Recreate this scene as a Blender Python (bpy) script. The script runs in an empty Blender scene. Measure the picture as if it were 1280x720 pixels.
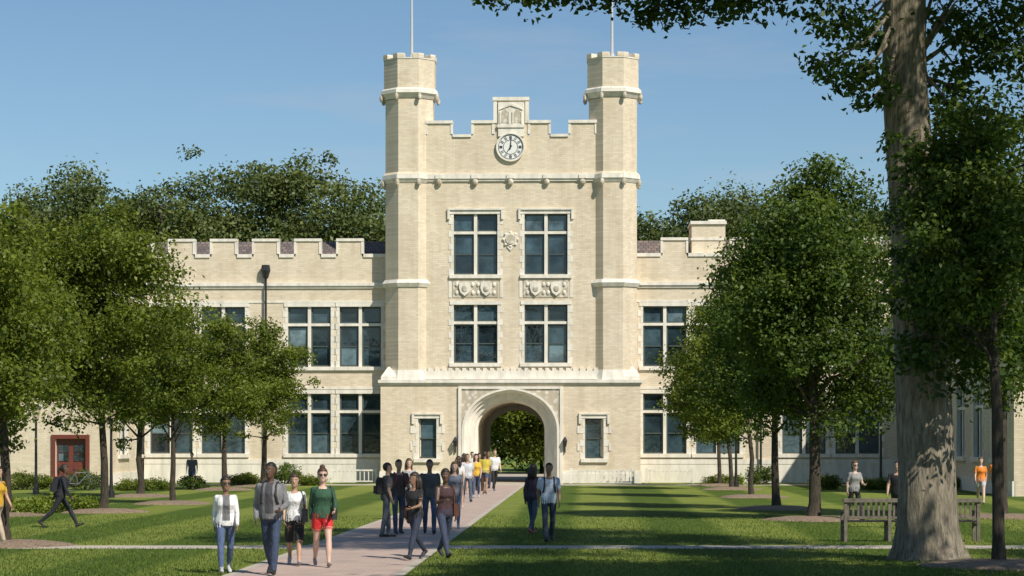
import bpy, bmesh, math, random
import numpy as np
from mathutils import Vector, Matrix, kdtree

F = 2800.0; CAMH = 2.2; D = 116.2
scene = bpy.context.scene
COL = scene.collection

def ground(px, py):
    d = CAMH * F / (py - 551.0)
    return ((px - 640.0) * d / F, d)

# ---------------------------------------------------------------- materials
def newmat(name):
    m = bpy.data.materials.new(name); m.use_nodes = True
    nt = m.node_tree
    b = nt.nodes['Principled BSDF']
    return m, nt, b
def N(nt, t, **kw):
    n = nt.nodes.new(t)
    for k, v in kw.items(): setattr(n, k, v)
    return n
def ramp(nt, fac, stops):
    r = N(nt, 'ShaderNodeValToRGB')
    while len(r.color_ramp.elements) < len(stops): r.color_ramp.elements.new(0.5)
    for e, (p, c) in zip(r.color_ramp.elements, stops):
        e.position = p; e.color = (c[0], c[1], c[2], 1)
    nt.links.new(fac, r.inputs[0]); return r.outputs[0]
def noise(nt, vec, scale, detail=4, rough=0.6):
    n = N(nt, 'ShaderNodeTexNoise'); n.inputs['Scale'].default_value = scale
    n.inputs['Detail'].default_value = detail; n.inputs['Roughness'].default_value = rough
    if vec is not None: nt.links.new(vec, n.inputs['Vector'])
    return n.outputs['Fac']
def mixc(nt, fac, a, b, mode='MIX'):
    m = N(nt, 'ShaderNodeMix'); m.data_type = 'RGBA'; m.blend_type = mode
    for s, v in ((m.inputs[0], fac), (m.inputs[6], a), (m.inputs[7], b)):
        if isinstance(v, (int, float)): s.default_value = v
        elif isinstance(v, tuple): s.default_value = (v[0], v[1], v[2], 1)
        else: nt.links.new(v, s)
    return m.outputs[2]
def math_(nt, op, a, b=None, c=None):
    m = N(nt, 'ShaderNodeMath'); m.operation = op
    for i, v in enumerate((a, b, c)):
        if v is None: continue
        if isinstance(v, (int, float)): m.inputs[i].default_value = v
        else: nt.links.new(v, m.inputs[i])
    return m.outputs[0]
def bump(nt, b, h, strength=0.3, dist=0.02):
    n = N(nt, 'ShaderNodeBump'); n.inputs['Strength'].default_value = strength
    n.inputs['Distance'].default_value = dist
    nt.links.new(h, n.inputs['Height']); nt.links.new(n.outputs[0], b.inputs['Normal'])
def objco(nt):
    return N(nt, 'ShaderNodeTexCoord').outputs['Object']
def mapping(nt, vec, scale=(1, 1, 1)):
    m = N(nt, 'ShaderNodeMapping'); m.inputs['Scale'].default_value = scale
    nt.links.new(vec, m.inputs['Vector']); return m.outputs[0]

def simple(name, col, rough=0.7, var=0.12, sc=6.0, metal=0.0, bmp=0.0):
    m, nt, b = newmat(name)
    o = objco(nt); f = noise(nt, o, sc)
    c = ramp(nt, f, [(0.3, tuple(x * (1 - var) for x in col)), (0.7, tuple(min(1, x * (1 + var)) for x in col))])
    nt.links.new(c, b.inputs['Base Color']); b.inputs['Roughness'].default_value = rough
    b.inputs['Metallic'].default_value = metal
    if bmp: bump(nt, b, noise(nt, o, sc * 4), bmp, 0.02)
    return m

def brick_mat(name, c1, c2, mortar):
    m, nt, b = newmat(name)
    o = objco(nt); sep = N(nt, 'ShaderNodeSeparateXYZ'); nt.links.new(o, sep.inputs[0])
    cx = math_(nt, 'ADD', sep.outputs[0], sep.outputs[1])
    cmb = N(nt, 'ShaderNodeCombineXYZ'); nt.links.new(cx, cmb.inputs[0]); nt.links.new(sep.outputs[2], cmb.inputs[1])
    br = N(nt, 'ShaderNodeTexBrick'); nt.links.new(cmb.outputs[0], br.inputs['Vector'])
    br.inputs['Scale'].default_value = 1; br.inputs['Brick Width'].default_value = 0.30
    br.inputs['Row Height'].default_value = 0.10; br.inputs['Mortar Size'].default_value = 0.008
    br.inputs['Color1'].default_value = (*c1, 1); br.inputs['Color2'].default_value = (*c2, 1)
    br.inputs['Mortar'].default_value = (*mortar, 1)
    big = noise(nt, o, 0.5, 5)
    st = noise(nt, mapping(nt, o, (1.6, 1.6, 0.18)), 1.3, 5)
    c = mixc(nt, 1.0, br.outputs['Color'], ramp(nt, big, [(0.3, (0.91, 0.895, 0.87)), (0.7, (1.05, 1.05, 1.04))]), 'MULTIPLY')
    c = mixc(nt, 1.0, c, ramp(nt, st, [(0.32, (0.89, 0.87, 0.83)), (0.55, (1, 1, 1))]), 'MULTIPLY')
    nt.links.new(c, b.inputs['Base Color']); b.inputs['Roughness'].default_value = 0.85
    bump(nt, b, br.outputs['Fac'], -0.25, 0.01)
    return m
M_BRICK = brick_mat('cream_brick', (0.76, 0.665, 0.51), (0.65, 0.555, 0.415), (0.59, 0.53, 0.43))
def stone_mat(name, col, carved=False):
    m, nt, b = newmat(name)
    o = objco(nt); st = noise(nt, mapping(nt, o, (2, 2, 0.5)), 1.5, 6)
    c = ramp(nt, st, [(0.28, tuple(x * 0.74 for x in col)), (0.6, col)])
    if carved:
        v = N(nt, 'ShaderNodeTexVoronoi'); v.inputs['Scale'].default_value = 4.2; nt.links.new(o, v.inputs['Vector'])
        c = mixc(nt, 1.0, c, ramp(nt, v.outputs['Distance'], [(0.15, (1, 1, 1)), (0.55, (0.66, 0.62, 0.55))]), 'MULTIPLY')
        bump(nt, b, v.outputs['Distance'], -0.9, 0.12)
    else: bump(nt, b, noise(nt, o, 9), 0.15, 0.02)
    nt.links.new(c, b.inputs['Base Color']); b.inputs['Roughness'].default_value = 0.8
    return m
M_STONE = stone_mat('limestone', (0.80, 0.755, 0.655))
M_CARVE = stone_mat('carved_limestone', (0.76, 0.71, 0.61), True)
M_FRAME = simple('dark_green_window_frame', (0.06, 0.08, 0.075), 0.5)
def glass_mat():
    m, nt, b = newmat('window_glass')
    g = N(nt, 'ShaderNodeNewGeometry')
    c = ramp(nt, g.outputs['Random Per Island'], [(0.0, (0.010, 0.017, 0.022)), (0.5, (0.028, 0.052, 0.066)), (0.85, (0.06, 0.105, 0.13)), (1.0, (0.14, 0.20, 0.22))])  # paler teal stops paint sky reflection and blinds into the pane colour
    n = noise(nt, objco(nt), 1.2, 3)
    c = mixc(nt, 1.0, c, ramp(nt, n, [(0.35, (0.4, 0.4, 0.4)), (0.65, (1.4, 1.4, 1.4))]), 'MULTIPLY')
    nt.links.new(c, b.inputs['Base Color'])
    b.inputs['Roughness'].default_value = 0.06; b.inputs['Specular IOR Level'].default_value = 0.8
    bump(nt, b, n, 0.15, 0.08)
    return m
M_GLASS = glass_mat()
def roof_mat():
    m, nt, b = newmat('roof_tiles')
    o = objco(nt); br = N(nt, 'ShaderNodeTexBrick'); nt.links.new(o, br.inputs['Vector'])
    br.inputs['Scale'].default_value = 1; br.inputs['Brick Width'].default_value = 0.28; br.inputs['Row Height'].default_value = 0.3
    br.inputs['Mortar Size'].default_value = 0.02
    br.inputs['Color1'].default_value = (0.22, 0.17, 0.15, 1); br.inputs['Color2'].default_value = (0.12, 0.10, 0.095, 1)
    br.inputs['Mortar'].default_value = (0.06, 0.045, 0.04, 1)
    nt.links.new(br.outputs['Color'], b.inputs['Base Color']); b.inputs['Roughness'].default_value = 0.8
    return m
M_ROOF = roof_mat()
M_REDDOOR = simple('red_painted_door', (0.16, 0.04, 0.025), 0.5)
M_BLACK = simple('black_metal', (0.02, 0.02, 0.022), 0.45)
M_WHITE = simple('white_paint', (0.78, 0.78, 0.75), 0.5, 0.05)
M_POLE = simple('pole_metal', (0.6, 0.6, 0.6), 0.35, 0.05, metal=0.2)
M_LAMPGLASS = simple('lantern_glass', (0.5, 0.42, 0.3), 0.3)
M_BENCH = simple('weathered_wood', (0.15, 0.13, 0.10), 0.8, 0.35, 12, bmp=0.4)

def leaf_mat(name, dark, mid, light, trans=0.35):
    m, nt, b = newmat(name)
    g = N(nt, 'ShaderNodeNewGeometry')
    a = N(nt, 'ShaderNodeAttribute'); a.attribute_name = 'tint'
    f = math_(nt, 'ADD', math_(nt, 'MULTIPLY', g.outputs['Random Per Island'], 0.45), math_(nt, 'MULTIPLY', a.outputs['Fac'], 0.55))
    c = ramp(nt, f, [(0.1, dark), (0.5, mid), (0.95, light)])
    nt.links.new(c, b.inputs['Base Color']); b.inputs['Roughness'].default_value = 0.5
    b.inputs['Specular IOR Level'].default_value = 0.3
    t = N(nt, 'ShaderNodeBsdfTranslucent')
    c2 = mixc(nt, 1.0, c, (1.6, 1.5, 0.7), 'MULTIPLY'); nt.links.new(c2, t.inputs['Color'])
    mx = N(nt, 'ShaderNodeMixShader'); mx.inputs[0].default_value = trans
    nt.links.new(b.outputs[0], mx.inputs[1]); nt.links.new(t.outputs[0], mx.inputs[2])
    nt.links.new(mx.outputs[0], nt.nodes['Material Output'].inputs['Surface'])
    return m
L_ROW = leaf_mat('leaves_lawn_trees', (0.055, 0.085, 0.012), (0.14, 0.185, 0.026), (0.27, 0.31, 0.05), 0.42)
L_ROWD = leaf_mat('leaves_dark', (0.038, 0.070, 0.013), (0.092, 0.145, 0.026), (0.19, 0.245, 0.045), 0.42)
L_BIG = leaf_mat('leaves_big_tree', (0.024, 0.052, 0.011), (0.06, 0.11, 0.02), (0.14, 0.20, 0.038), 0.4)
L_FAR = leaf_mat('leaves_distant', (0.055, 0.08, 0.024), (0.105, 0.14, 0.038), (0.20, 0.225, 0.065), 0.25)
L_YEL = leaf_mat('leaves_yellow_shrub', (0.08, 0.13, 0.02), (0.17, 0.24, 0.03), (0.32, 0.34, 0.05))
L_GRASS = leaf_mat('grass_blades', (0.06, 0.11, 0.018), (0.12, 0.185, 0.03), (0.24, 0.28, 0.07), 0.3)
def bark_mat(name, c0, c1, sc=1.0):
    m, nt, b = newmat(name)
    o = objco(nt); n = noise(nt, mapping(nt, o, (9 * sc, 9 * sc, 1.5 * sc)), 1.6, 8, 0.7)
    c = ramp(nt, n, [(0.34, c0), (0.62, c1)])
    c = mixc(nt, 1.0, c, ramp(nt, noise(nt, o, 1.3, 3), [(0.3, (0.72, 0.75, 0.66)), (0.7, (1.12, 1.1, 1.05))]), 'MULTIPLY')
    nt.links.new(c, b.inputs['Base Color']); b.inputs['Roughness'].default_value = 0.95
    bump(nt, b, n, 1.0, 0.08)
    return m
BARK_BIG = bark_mat('bark_oak', (0.10, 0.08, 0.06), (0.40, 0.345, 0.275))
BARK = bark_mat('bark_thin', (0.03, 0.024, 0.018), (0.11, 0.088, 0.068), 2)

# ---------------------------------------------------------------- mesh builder
class MB:
    def __init__(s): s.v = []; s.f = []; s.m = []; s.M = None
    def add(s, vs, fs, mat):
        o = len(s.v)
        if s.M is not None: vs = [tuple(s.M @ Vector(p)) for p in vs]
        s.v += [tuple(p) for p in vs]
        for f in fs: s.f.append([i + o for i in f]); s.m.append(mat)
    def quad(s, a, b, c, d, mat=0): s.add([a, b, c, d], [(0, 1, 2, 3)], mat)
    def box(s, x0, x1, y0, y1, z0, z1, mat=0):
        v = [(x0, y0, z0), (x1, y0, z0), (x1, y1, z0), (x0, y1, z0), (x0, y0, z1), (x1, y0, z1), (x1, y1, z1), (x0, y1, z1)]
        s.add(v, [(0, 3, 2, 1), (4, 5, 6, 7), (0, 1, 5, 4), (1, 2, 6, 5), (2, 3, 7, 6), (3, 0, 4, 7)], mat)
    def prism_xz(s, pts, y0, y1, mat=0):
        n = len(pts); v = [(x, y0, z) for x, z in pts] + [(x, y1, z) for x, z in pts]
        s.add(v, [tuple(range(n)), tuple(range(2 * n - 1, n - 1, -1))] + [(i, (i + 1) % n, n + (i + 1) % n, n + i) for i in range(n)], mat)
    def prism_xy(s, p0, z0, p1, z1, mat=0):
        n = len(p0); v = [(x, y, z0) for x, y in p0] + [(x, y, z1) for x, y in p1]
        s.add(v, [tuple(range(n - 1, -1, -1)), tuple(range(n, 2 * n))] + [(i, (i + 1) % n, n + (i + 1) % n, n + i) for i in range(n)], mat)
    def tube(s, pts, rads, n=10, mat=0, caps=True, jit=None):
        pts = [Vector(p) for p in pts]; vs = []; fs = []
        up = Vector((0, 0, 1)); t0 = (pts[1] - pts[0]).normalized()
        a = t0.cross(up);
        if a.length < 0.05: a = Vector((1, 0, 0))
        a.normalize()
        for i, p in enumerate(pts):
            t = (pts[min(i + 1, len(pts) - 1)] - pts[max(i - 1, 0)]).normalized()
            a = (a - t * a.dot(t)).normalized(); b = t.cross(a)
            for k in range(n):
                th = 2 * math.pi * k / n; r = rads[i]
                if jit: r *= jit(th, i)
                vs.append(p + a * (r * math.cos(th)) + b * (r * math.sin(th)))
        for i in range(len(pts) - 1):
            for k in range(n):
                k2 = (k + 1) % n
                fs.append((i * n + k, i * n + k2, (i + 1) * n + k2, (i + 1) * n + k))
        if caps:
            fs.append(tuple(range(n - 1, -1, -1))); L = len(pts) - 1
            fs.append(tuple(L * n + k for k in range(n)))
        s.add([tuple(v) for v in vs], fs, mat)
    def ell(s, c, r, mat=0, nu=14, nv=9, fn=None):
        vs = []; fs = []
        for j in range(nv + 1):
            ph = math.pi * j / nv
            for i in range(nu):
                th = 2 * math.pi * i / nu
                p = (c[0] + r[0] * math.sin(ph) * math.cos(th), c[1] + r[1] * math.sin(ph) * math.sin(th), c[2] + r[2] * math.cos(ph))
                vs.append(fn(p) if fn else p)
        for j in range(nv):
            for i in range(nu):
                i2 = (i + 1) % nu; fs.append((j * nu + i, j * nu + i2, (j + 1) * nu + i2, (j + 1) * nu + i))
        s.add(vs, fs, mat)
    def obj(s, name, mats, parent=None, smooth=False, recalc=True, bevel=0):
        me = bpy.data.meshes.new(name); me.from_pydata(s.v, [], s.f)
        for m in mats: me.materials.append(m)
        me.polygons.foreach_set('material_index', s.m)
        if recalc:
            bm = bmesh.new(); bm.from_mesh(me)
            bmesh.ops.remove_doubles(bm, verts=bm.verts, dist=1e-5)
            bmesh.ops.recalc_face_normals(bm, faces=bm.faces); bm.to_mesh(me); bm.free()
        if smooth: me.polygons.foreach_set('use_smooth', [True] * len(me.polygons))
        me.update()
        ob = bpy.data.objects.new(name, me); COL.objects.link(ob)
        if parent: ob.parent = parent
        if bevel:
            bv = ob.modifiers.new('bevel', 'BEVEL'); bv.width = bevel; bv.segments = 2; bv.limit_method = 'ANGLE'
        return ob
def empty(name, loc=(0, 0, 0), rz=0):
    e = bpy.data.objects.new(name, None); COL.objects.link(e); e.location = loc; e.rotation_euler = (0, 0, rz); e.empty_display_size = 0.3
    return e

# ---------------------------------------------------------------- building
ROT = math.radians(-1.86)
def wall(mb, x0, x1, z0, z1, y, holes, depth=0.3, mat=0, rmat=0):
    xs = sorted(set([x0, x1] + [h[0] for h in holes] + [h[1] for h in holes]))
    zs = sorted(set([z0, z1] + [h[2] for h in holes] + [h[3] for h in holes]))
    xs = [x for x in xs if x0 <= x <= x1]; zs = [z for z in zs if z0 <= z <= z1]
    for i in range(len(xs) - 1):
        for j in range(len(zs) - 1):
            cx = (xs[i] + xs[i + 1]) / 2; cz = (zs[j] + zs[j + 1]) / 2
            if any(h[0] < cx < h[1] and h[2] < cz < h[3] for h in holes): continue
            mb.quad((xs[i], y, zs[j]), (xs[i + 1], y, zs[j]), (xs[i + 1], y, zs[j + 1]), (xs[i], y, zs[j + 1]), mat)
    for h in holes:
        if depth <= 0 or (len(h) > 4): continue
        a, b, c, d = h[:4]
        mb.quad((a, y, c), (a, y, d), (a, y + depth, d), (a, y + depth, c), rmat)
        mb.quad((b, y, c), (b, y, d), (b, y + depth, d), (b, y + depth, c), rmat)
        mb.quad((a, y, d), (b, y, d), (b, y + depth, d), (a, y + depth, d), rmat)
        mb.quad((a, y, c), (b, y, c), (b, y + depth, c), (a, y + depth, c), rmat)
# material slots: 0 brick 1 stone 2 frame 3 glass 4 carved 5 roof 6 black 7 red
BM = [M_BRICK, M_STONE, M_FRAME, M_GLASS, M_CARVE, M_ROOF, M_BLACK, M_REDDOOR]
def window(mb, x0, x1, z0, z1, y, cols=2, tr=0.32, quoin=True, sash=True, hood=True):
    W = x1 - x0; mw = 0.17
    if quoin:
        z = z0 - 0.02; i = 0
        while z < z1 - 0.05:
            h = min(0.33, z1 - z); w = 0.14 if i % 2 else 0.27
            mb.box(x0 - w, x0 - 0.002, y - 0.02, y + 0.1, z, z + h - 0.012, 1)
            mb.box(x1 + 0.002, x1 + w, y - 0.02, y + 0.1, z, z + h - 0.012, 1)
            z += h; i += 1
    mb.box(x0 - 0.22, x1 + 0.22, y - 0.13, y + 0.12, z0 - 0.2, z0 - 0.022, 1)
    mb.box(x0 - 0.2, x1 + 0.2, y - 0.05, y + 0.12, z1 + 0.003, z1 + 0.2, 1)
    if hood:
        mb.box(x0 - 0.32, x1 + 0.32, y - 0.13, y + 0.05, z1 + 0.203, z1 + 0.29, 1)
        for s, xx in ((-1, x0 - 0.32), (1, x1 + 0.2)):
            mb.box(xx, xx + 0.12, y - 0.12, y + 0.05, z1 - 0.28, z1 + 0.2, 1)
    cw = (W - mw * (cols - 1)) / cols
    zt = z1 - (z1 - z0) * tr
    for c in range(1, cols):
        xc = x0 + c * cw + (c - 1) * mw
        mb.box(xc, xc + mw, y + 0.06, y + 0.3, z0 + 0.002, z1 - 0.002, 1)
    for c in range(cols):
        a = x0 + c * (cw + mw)
        rows = [(z0, z1)]
        if tr > 0:
            mb.box(a + 0.002, a + cw - 0.002, y + 0.062, y + 0.3, zt - 0.07, zt + 0.07, 1)
            rows = [(z0, zt - 0.07), (zt + 0.07, z1)]
        for ri, (r0, r1) in enumerate(rows):
            fw = 0.085; yf = y + 0.17; yb = y + 0.27
            mb.box(a + 0.003, a + fw, yf, yb, r0 + 0.003, r1 - 0.003, 2); mb.box(a + cw - fw, a + cw - 0.003, yf, yb, r0 + 0.003, r1 - 0.003, 2)
            mb.box(a + fw, a + cw - fw, yf, yb, r0 + 0.003, r0 + fw, 2); mb.box(a + fw, a + cw - fw, yf, yb, r1 - fw, r1 - 0.003, 2)
            if ri == 0 and sash:
                zm = (r0 + r1) / 2
                mb.box(a + fw, a + cw - fw, yf + 0.01, yb, zm - 0.03, zm + 0.03, 2)
                mb.quad((a + fw, y + 0.245, r0 + fw), (a + cw - fw, y + 0.245, r0 + fw), (a + cw - fw, y + 0.245, zm - 0.03), (a + fw, y + 0.245, zm - 0.03), 3)
                mb.quad((a + fw, y + 0.225, zm + 0.03), (a + cw - fw, y + 0.225, zm + 0.03), (a + cw - fw, y + 0.225, r1 - fw), (a + fw, y + 0.225, r1 - fw), 3)
            else:
                mb.quad((a + fw, y + 0.24, r0 + fw), (a + cw - fw, y + 0.24, r0 + fw), (a + cw - fw, y + 0.24, r1 - fw), (a + fw, y + 0.24, r1 - fw), 3)
    mb.quad((x0, y + 0.3, z0), (x1, y + 0.3, z0), (x1, y + 0.3, z1), (x0, y + 0.3, z1), 6)
k = 1 / 24.1
TX = lambda px: (px - 638) * k
TZ = lambda py: (604 - py) * k
kw = (D + 1.8) / F
WX = lambda px: (px - 638) * kw
WZ = lambda py: 2.2 + (551 - py) * kw
def archpts(w, zs, rise, n=28):
    out = []
    for i in range(n + 1):
        x = -math.cos(math.pi * i / n) * w; u = abs(x) / w
        z = zs + rise * (0.86 * max(0, 1 - u ** 2.6) ** 0.52 + 0.14 * (1 - u))
        out.append((x, z))
    return [(-w, 0.0)] + out + [(w, 0.0)]
def archfill(mb, pts, cx, x0, x1, zt, y, mat):
    n = len(pts)
    mb.quad((x0, y, 0), (cx + pts[0][0], y, 0), (cx + pts[1][0], y, pts[1][1]), (x0, y, pts[1][1]), mat)
    mb.quad((cx + pts[-1][0], y, 0), (x1, y, 0), (x1, y, pts[-2][1]), (cx + pts[-2][0], y, pts[-2][1]), mat)
    mb.quad((x0, y, pts[1][1]), (cx + pts[1][0], y, pts[1][1]), (cx + pts[1][0], y, zt), (x0, y, zt), mat)
    mb.quad((cx + pts[-2][0], y, pts[-2][1]), (x1, y, pts[-2][1]), (x1, y, zt), (cx + pts[-2][0], y, zt), mat)
    for i in range(1, n - 2):
        a, b = pts[i], pts[i + 1]
        mb.quad((cx + a[0], y, a[1]), (cx + b[0], y, b[1]), (cx + b[0], y, zt), (cx + a[0], y, zt), mat)
def archloft(mb, p0, y0, p1, y1, cx, mat):
    for i in range(len(p0) - 1):
        mb.quad((cx + p0[i][0], y0, p0[i][1]), (cx + p0[i + 1][0], y0, p0[i + 1][1]), (cx + p1[i + 1][0], y1, p1[i + 1][1]), (cx + p1[i][0], y1, p1[i][1]), mat)
def octo(cx, cy, a):
    R = a / math.cos(math.pi / 8)
    return [(cx + R * math.cos(math.pi / 8 + i * math.pi / 4), cy + R * math.sin(math.pi / 8 + i * math.pi / 4)) for i in range(8)]

tower = empty('clock_tower_building', (-0.07, D, 0), ROT)
mb = MB()
bx0, bx1 = TX(475), TX(800); bz = TZ(478)
ax0, ax1, azt = TX(574), TX(702), TZ(483)
sw = [(TX(522), TX(545), TZ(573), TZ(523)), (TX(731), TX(754), TZ(573), TZ(523))]
wall(mb, bx0, bx1, 0, bz, 0, sw + [(ax0, ax1, 0, azt, 1)], 0.3, 0, 1)
for x in (bx0, bx1): mb.quad((x, 0, 0), (x, 12, 0), (x, 12, bz), (x, 0, bz), 0)
mb.quad((bx0, 0, bz), (bx1, 0, bz), (bx1, 1.5, bz + 0.02), (bx0, 1.5, bz + 0.02), 1)
for w in sw:
    window(mb, *w, 0, cols=1, tr=0, quoin=True, sash=True, hood=True)
    a, b, c, d = w
    mb.box(a - 0.4, a - 0.28, -0.04, 0.05, c + 0.4, c + 0.8, 1); mb.box(b + 0.28, b + 0.4, -0.04, 0.05, c + 0.4, c + 0.8, 1)
    mb.box(a - 0.4, a - 0.28, -0.04, 0.05, c + 1.3, c + 1.7, 1); mb.box(b + 0.28, b + 0.4, -0.04, 0.05, c + 1.3, c + 1.7, 1)
mb.box(bx0 - 0.06, ax0 - 0.02, -0.1, 0.05, 0.0, 0.5, 1); mb.box(ax1 + 0.02, bx1 + 0.06, -0.1, 0.05, 0.0, 0.5, 1)
mb.box(bx0 - 0.05, ax0 - 0.02, -0.06, 0.05, 0.503, 0.62, 1); mb.box(ax1 + 0.02, bx1 + 0.05, -0.06, 0.05, 0.503, 0.62, 1)
mb.box(bx0 - 0.12, bx1 + 0.12, -0.16, 0.3, bz - 0.02, bz + 0.14, 1)
mb.box(bx0 - 0.06, bx1 + 0.06, -0.08, 0.3, bz - 0.12, bz - 0.023, 1)
acx = 0.0; zsp = TZ(537)
A0 = archpts(TX(696), zsp, TZ(487) - zsp); A1 = archpts(TX(692), zsp, TZ(490.5) - zsp)
A2 = archpts(TX(688), zsp, TZ(494) - zsp); A3 = archpts(TX(683), zsp, TZ(499) - zsp); A4 = archpts(TX(680), zsp, TZ(502) - zsp)
archfill(mb, A0, acx, ax0, ax1, azt, -0.04, 4)
mb.box(ax0 - 0.06, ax0 + 0.1, -0.12, 0.0, 0, azt, 1); mb.box(ax1 - 0.1, ax1 + 0.06, -0.12, 0.0, 0, azt, 1)
mb.box(ax0 + 0.102, ax1 - 0.102, -0.11, 0.0, azt - 0.13, azt, 1)
archloft(mb, A0, -0.12, A0, -0.04, acx, 1)
A0o = archpts(TX(696) + 0.13, zsp, TZ(487) - zsp + 0.1)
archloft(mb, A0o, -0.12, A0, -0.12, acx, 1); archloft(mb, A0o, -0.12, A0o, -0.03, acx, 1)
archloft(mb, A0, -0.04, A1, 0.10, acx, 1); archloft(mb, A1, 0.10, A1, 0.28, acx, 1); archloft(mb, A1, 0.28, A2, 0.30, acx, 1)
archloft(mb, A2, 0.30, A2, 0.5, acx, 1); archloft(mb, A2, 0.5, A3, 0.55, acx, 1); archloft(mb, A3, 0.55, A3, 0.8, acx, 1)
archloft(mb, A3, 0.8, A4, 0.85, acx, 1); archloft(mb, A4, 0.85, A4, 1.2, acx, 1)
archloft(mb, A4, 1.2, A4, 12.0, acx, 0)
A5 = archpts(TX(680) - 0.22, zsp, TZ(502) - zsp - 0.3)
for yy in (10.8,): archloft(mb, A4, yy, A5, yy, acx, 1); archloft(mb, A5, yy, A5, yy + 0.4, acx, 1)
mb.box(TX(523), TX(752), 0.3, 0.5, TZ(471), TZ(463), 1)
x = TX(525)
while x < TX(749):
    mb.box(x, x + 0.2, 0.3, 0.5, TZ(463) + 0.001, TZ(459.5), 1); x += 0.36
mb.box(TX(520), TX(755), 0.22, 0.52, TZ(474), TZ(471) - 0.002, 1)
my = 0.5; mx0, mx1 = TX(500), TX(776); mtop = TZ(168)
wn = []
for a, b in ((566, 621), (655, 709)):
    wn.append((TX(a), TX(b), TZ(342), TZ(266))); wn.append((TX(a), TX(b), TZ(453), TZ(380)))
wall(mb, mx0, mx1, TZ(476), mtop, my, wn, 0.3, 0, 1)
for w in wn: window(mb, *w, my, cols=2, tr=0.31, quoin=True, hood=(w[3] > TZ(300)))
for xx in (mx0, mx1): mb.quad((xx, my, 0), (xx, 12, 0), (xx, 12, mtop), (xx, my, mtop), 0)
mb.quad((mx0, my, mtop - 0.6), (mx1, my, mtop - 0.6), (mx1, 12, mtop - 0.6), (mx0, 12, mtop - 0.6), 5)
wall(mb, mx0, mx1, azt, mtop, 12, [], 0, 0, 0)
wall(mb, bx0, bx1, 0, azt, 12.002, [(ax0, ax1, 0, azt, 1)], 0, 0, 0)
archfill(mb, A4, acx, ax0, ax1, azt, 12.002, 0)
for a, b in ((566, 621), (655, 709)):
    mb.box(TX(a) - 0.05, TX(b) + 0.05, my - 0.03, my + 0.1, TZ(371), TZ(348) - 0.0, 4)
    for cx in (a + 14, b - 14):
        c = TX(cx); z = TZ(360)
        mb.prism_xz([(c - .28, z + .3), (c - .3, z + .05), (c - .22, z - .2), (c, z - .38), (c + .22, z - .2), (c + .3, z + .05), (c + .28, z + .3), (c, z + .36)], my - 0.14, my - 0.03, 1)
        mb.ell((c, my - 0.15, z), (0.15, 0.05, 0.17), 4)
        for dx in (-0.42, 0.42):
            mb.ell((c + dx, my - 0.05, z + .22), (0.09, 0.06, 0.12), 1, 8, 6); mb.ell((c + dx, my - 0.05, z - .2), (0.09, 0.06, 0.12), 1, 8, 6)
    for xx in (TX(a) - 0.27, TX(b) + 0.13): mb.box(xx, xx + 0.14, my - 0.03, my + 0.1, TZ(371), TZ(350), 1)
c = TX(637.5); z = TZ(298)
def disc(mbx, cx, cz_, r, y0, y1, mat, n=20):
    mbx.prism_xz([(cx + r * math.cos(2 * math.pi * i / n), cz_ + r * math.sin(2 * math.pi * i / n)) for i in range(n)], y0, y1, mat)
disc(mb, c, z, 0.34, my - 0.08, my + 0.02, 1); disc(mb, c, z, 0.25, my - 0.13, my - 0.082, 4)
for i in range(8): mb.ell((c + 0.36 * math.cos(i * math.pi / 4), my - 0.05, z + 0.36 * math.sin(i * math.pi / 4)), (0.08, 0.06, 0.08), 1, 8, 6)
mb.prism_xz([(c - .2, z - .38), (c + .2, z - .38), (c, z - .6)], my - 0.06, my + 0.02, 1)
mb.box(TX(530), TX(746), my - 0.16, my + 0.1, TZ(222), TZ(216), 1)
mb.box(TX(530), TX(746), my - 0.09, my + 0.1, TZ(225), TZ(222) - 0.003, 1)
for px in (548, 593, 637.5, 683, 728):
    c = TX(px); mb.ell((c, my - 0.1, TZ(226)), (0.16, 0.16, 0.2), 4, 10, 6); mb.box(c - 0.2, c + 0.2, my - 0.22, my - 0.165, TZ(222), TZ(217), 1)
par = [(532, 563, 150), (590, 615, 150), (661, 686, 150), (712, 744, 150)]
for a, b, t in par:
    mb.box(TX(a), TX(b), my, my + 0.45, mtop, TZ(t) - 0.1, 0)
    mb.box(TX(a) - 0.08, TX(b) + 0.08, my - 0.08, my + 0.53, TZ(t) - 0.097, TZ(t) + 0.06, 1)
    for xe in (TX(a) - 0.08, TX(b) - 0.04): mb.box(xe, xe + 0.12, my - 0.04, my + 0.3, mtop + 0.1, TZ(t) - 0.1, 1)
for a, b in ((563, 590), (686, 712)):
    mb.box(TX(a) + 0.08, TX(b) - 0.08, my - 0.08, my + 0.53, mtop - 0.06, mtop + 0.08, 1)
mb.box(TX(617), TX(659), my, my + 0.5, mtop, TZ(124), 0)
mb.box(TX(615), TX(661), my - 0.1, my + 0.6, TZ(124) + 0.003, TZ(119.5), 1)
for xe in (616, 656): mb.box(TX(xe), TX(xe + 4.5), my - 0.06, my + 0.4, TZ(152), TZ(124), 1)
mb.box(TX(622), TX(654.5), my - 0.10, my + 0.05, TZ(169), TZ(126), 1)
for cx in (630, 646):
    c = TX(cx)
    mb.prism_xz([(c - .2, TZ(152)), (c - .2, TZ(140)), (c, TZ(133)), (c + .2, TZ(140)), (c + .2, TZ(152))], my - 0.13, my - 0.1, 4)
    for q in (-0.23, 0.23): mb.box(c + q - 0.03, c + q + 0.03, my - 0.16, my - 0.1, TZ(153), TZ(138), 1)
c = TX(638); mb.prism_xz([(c - .62, TZ(136)), (c - .3, TZ(130)), (c, TZ(127.5)), (c + .3, TZ(130)), (c + .62, TZ(136)), (c + .3, TZ(133)), (c, TZ(130.5)), (c - .3, TZ(133))], my - 0.16, my - 0.1, 1)
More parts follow.
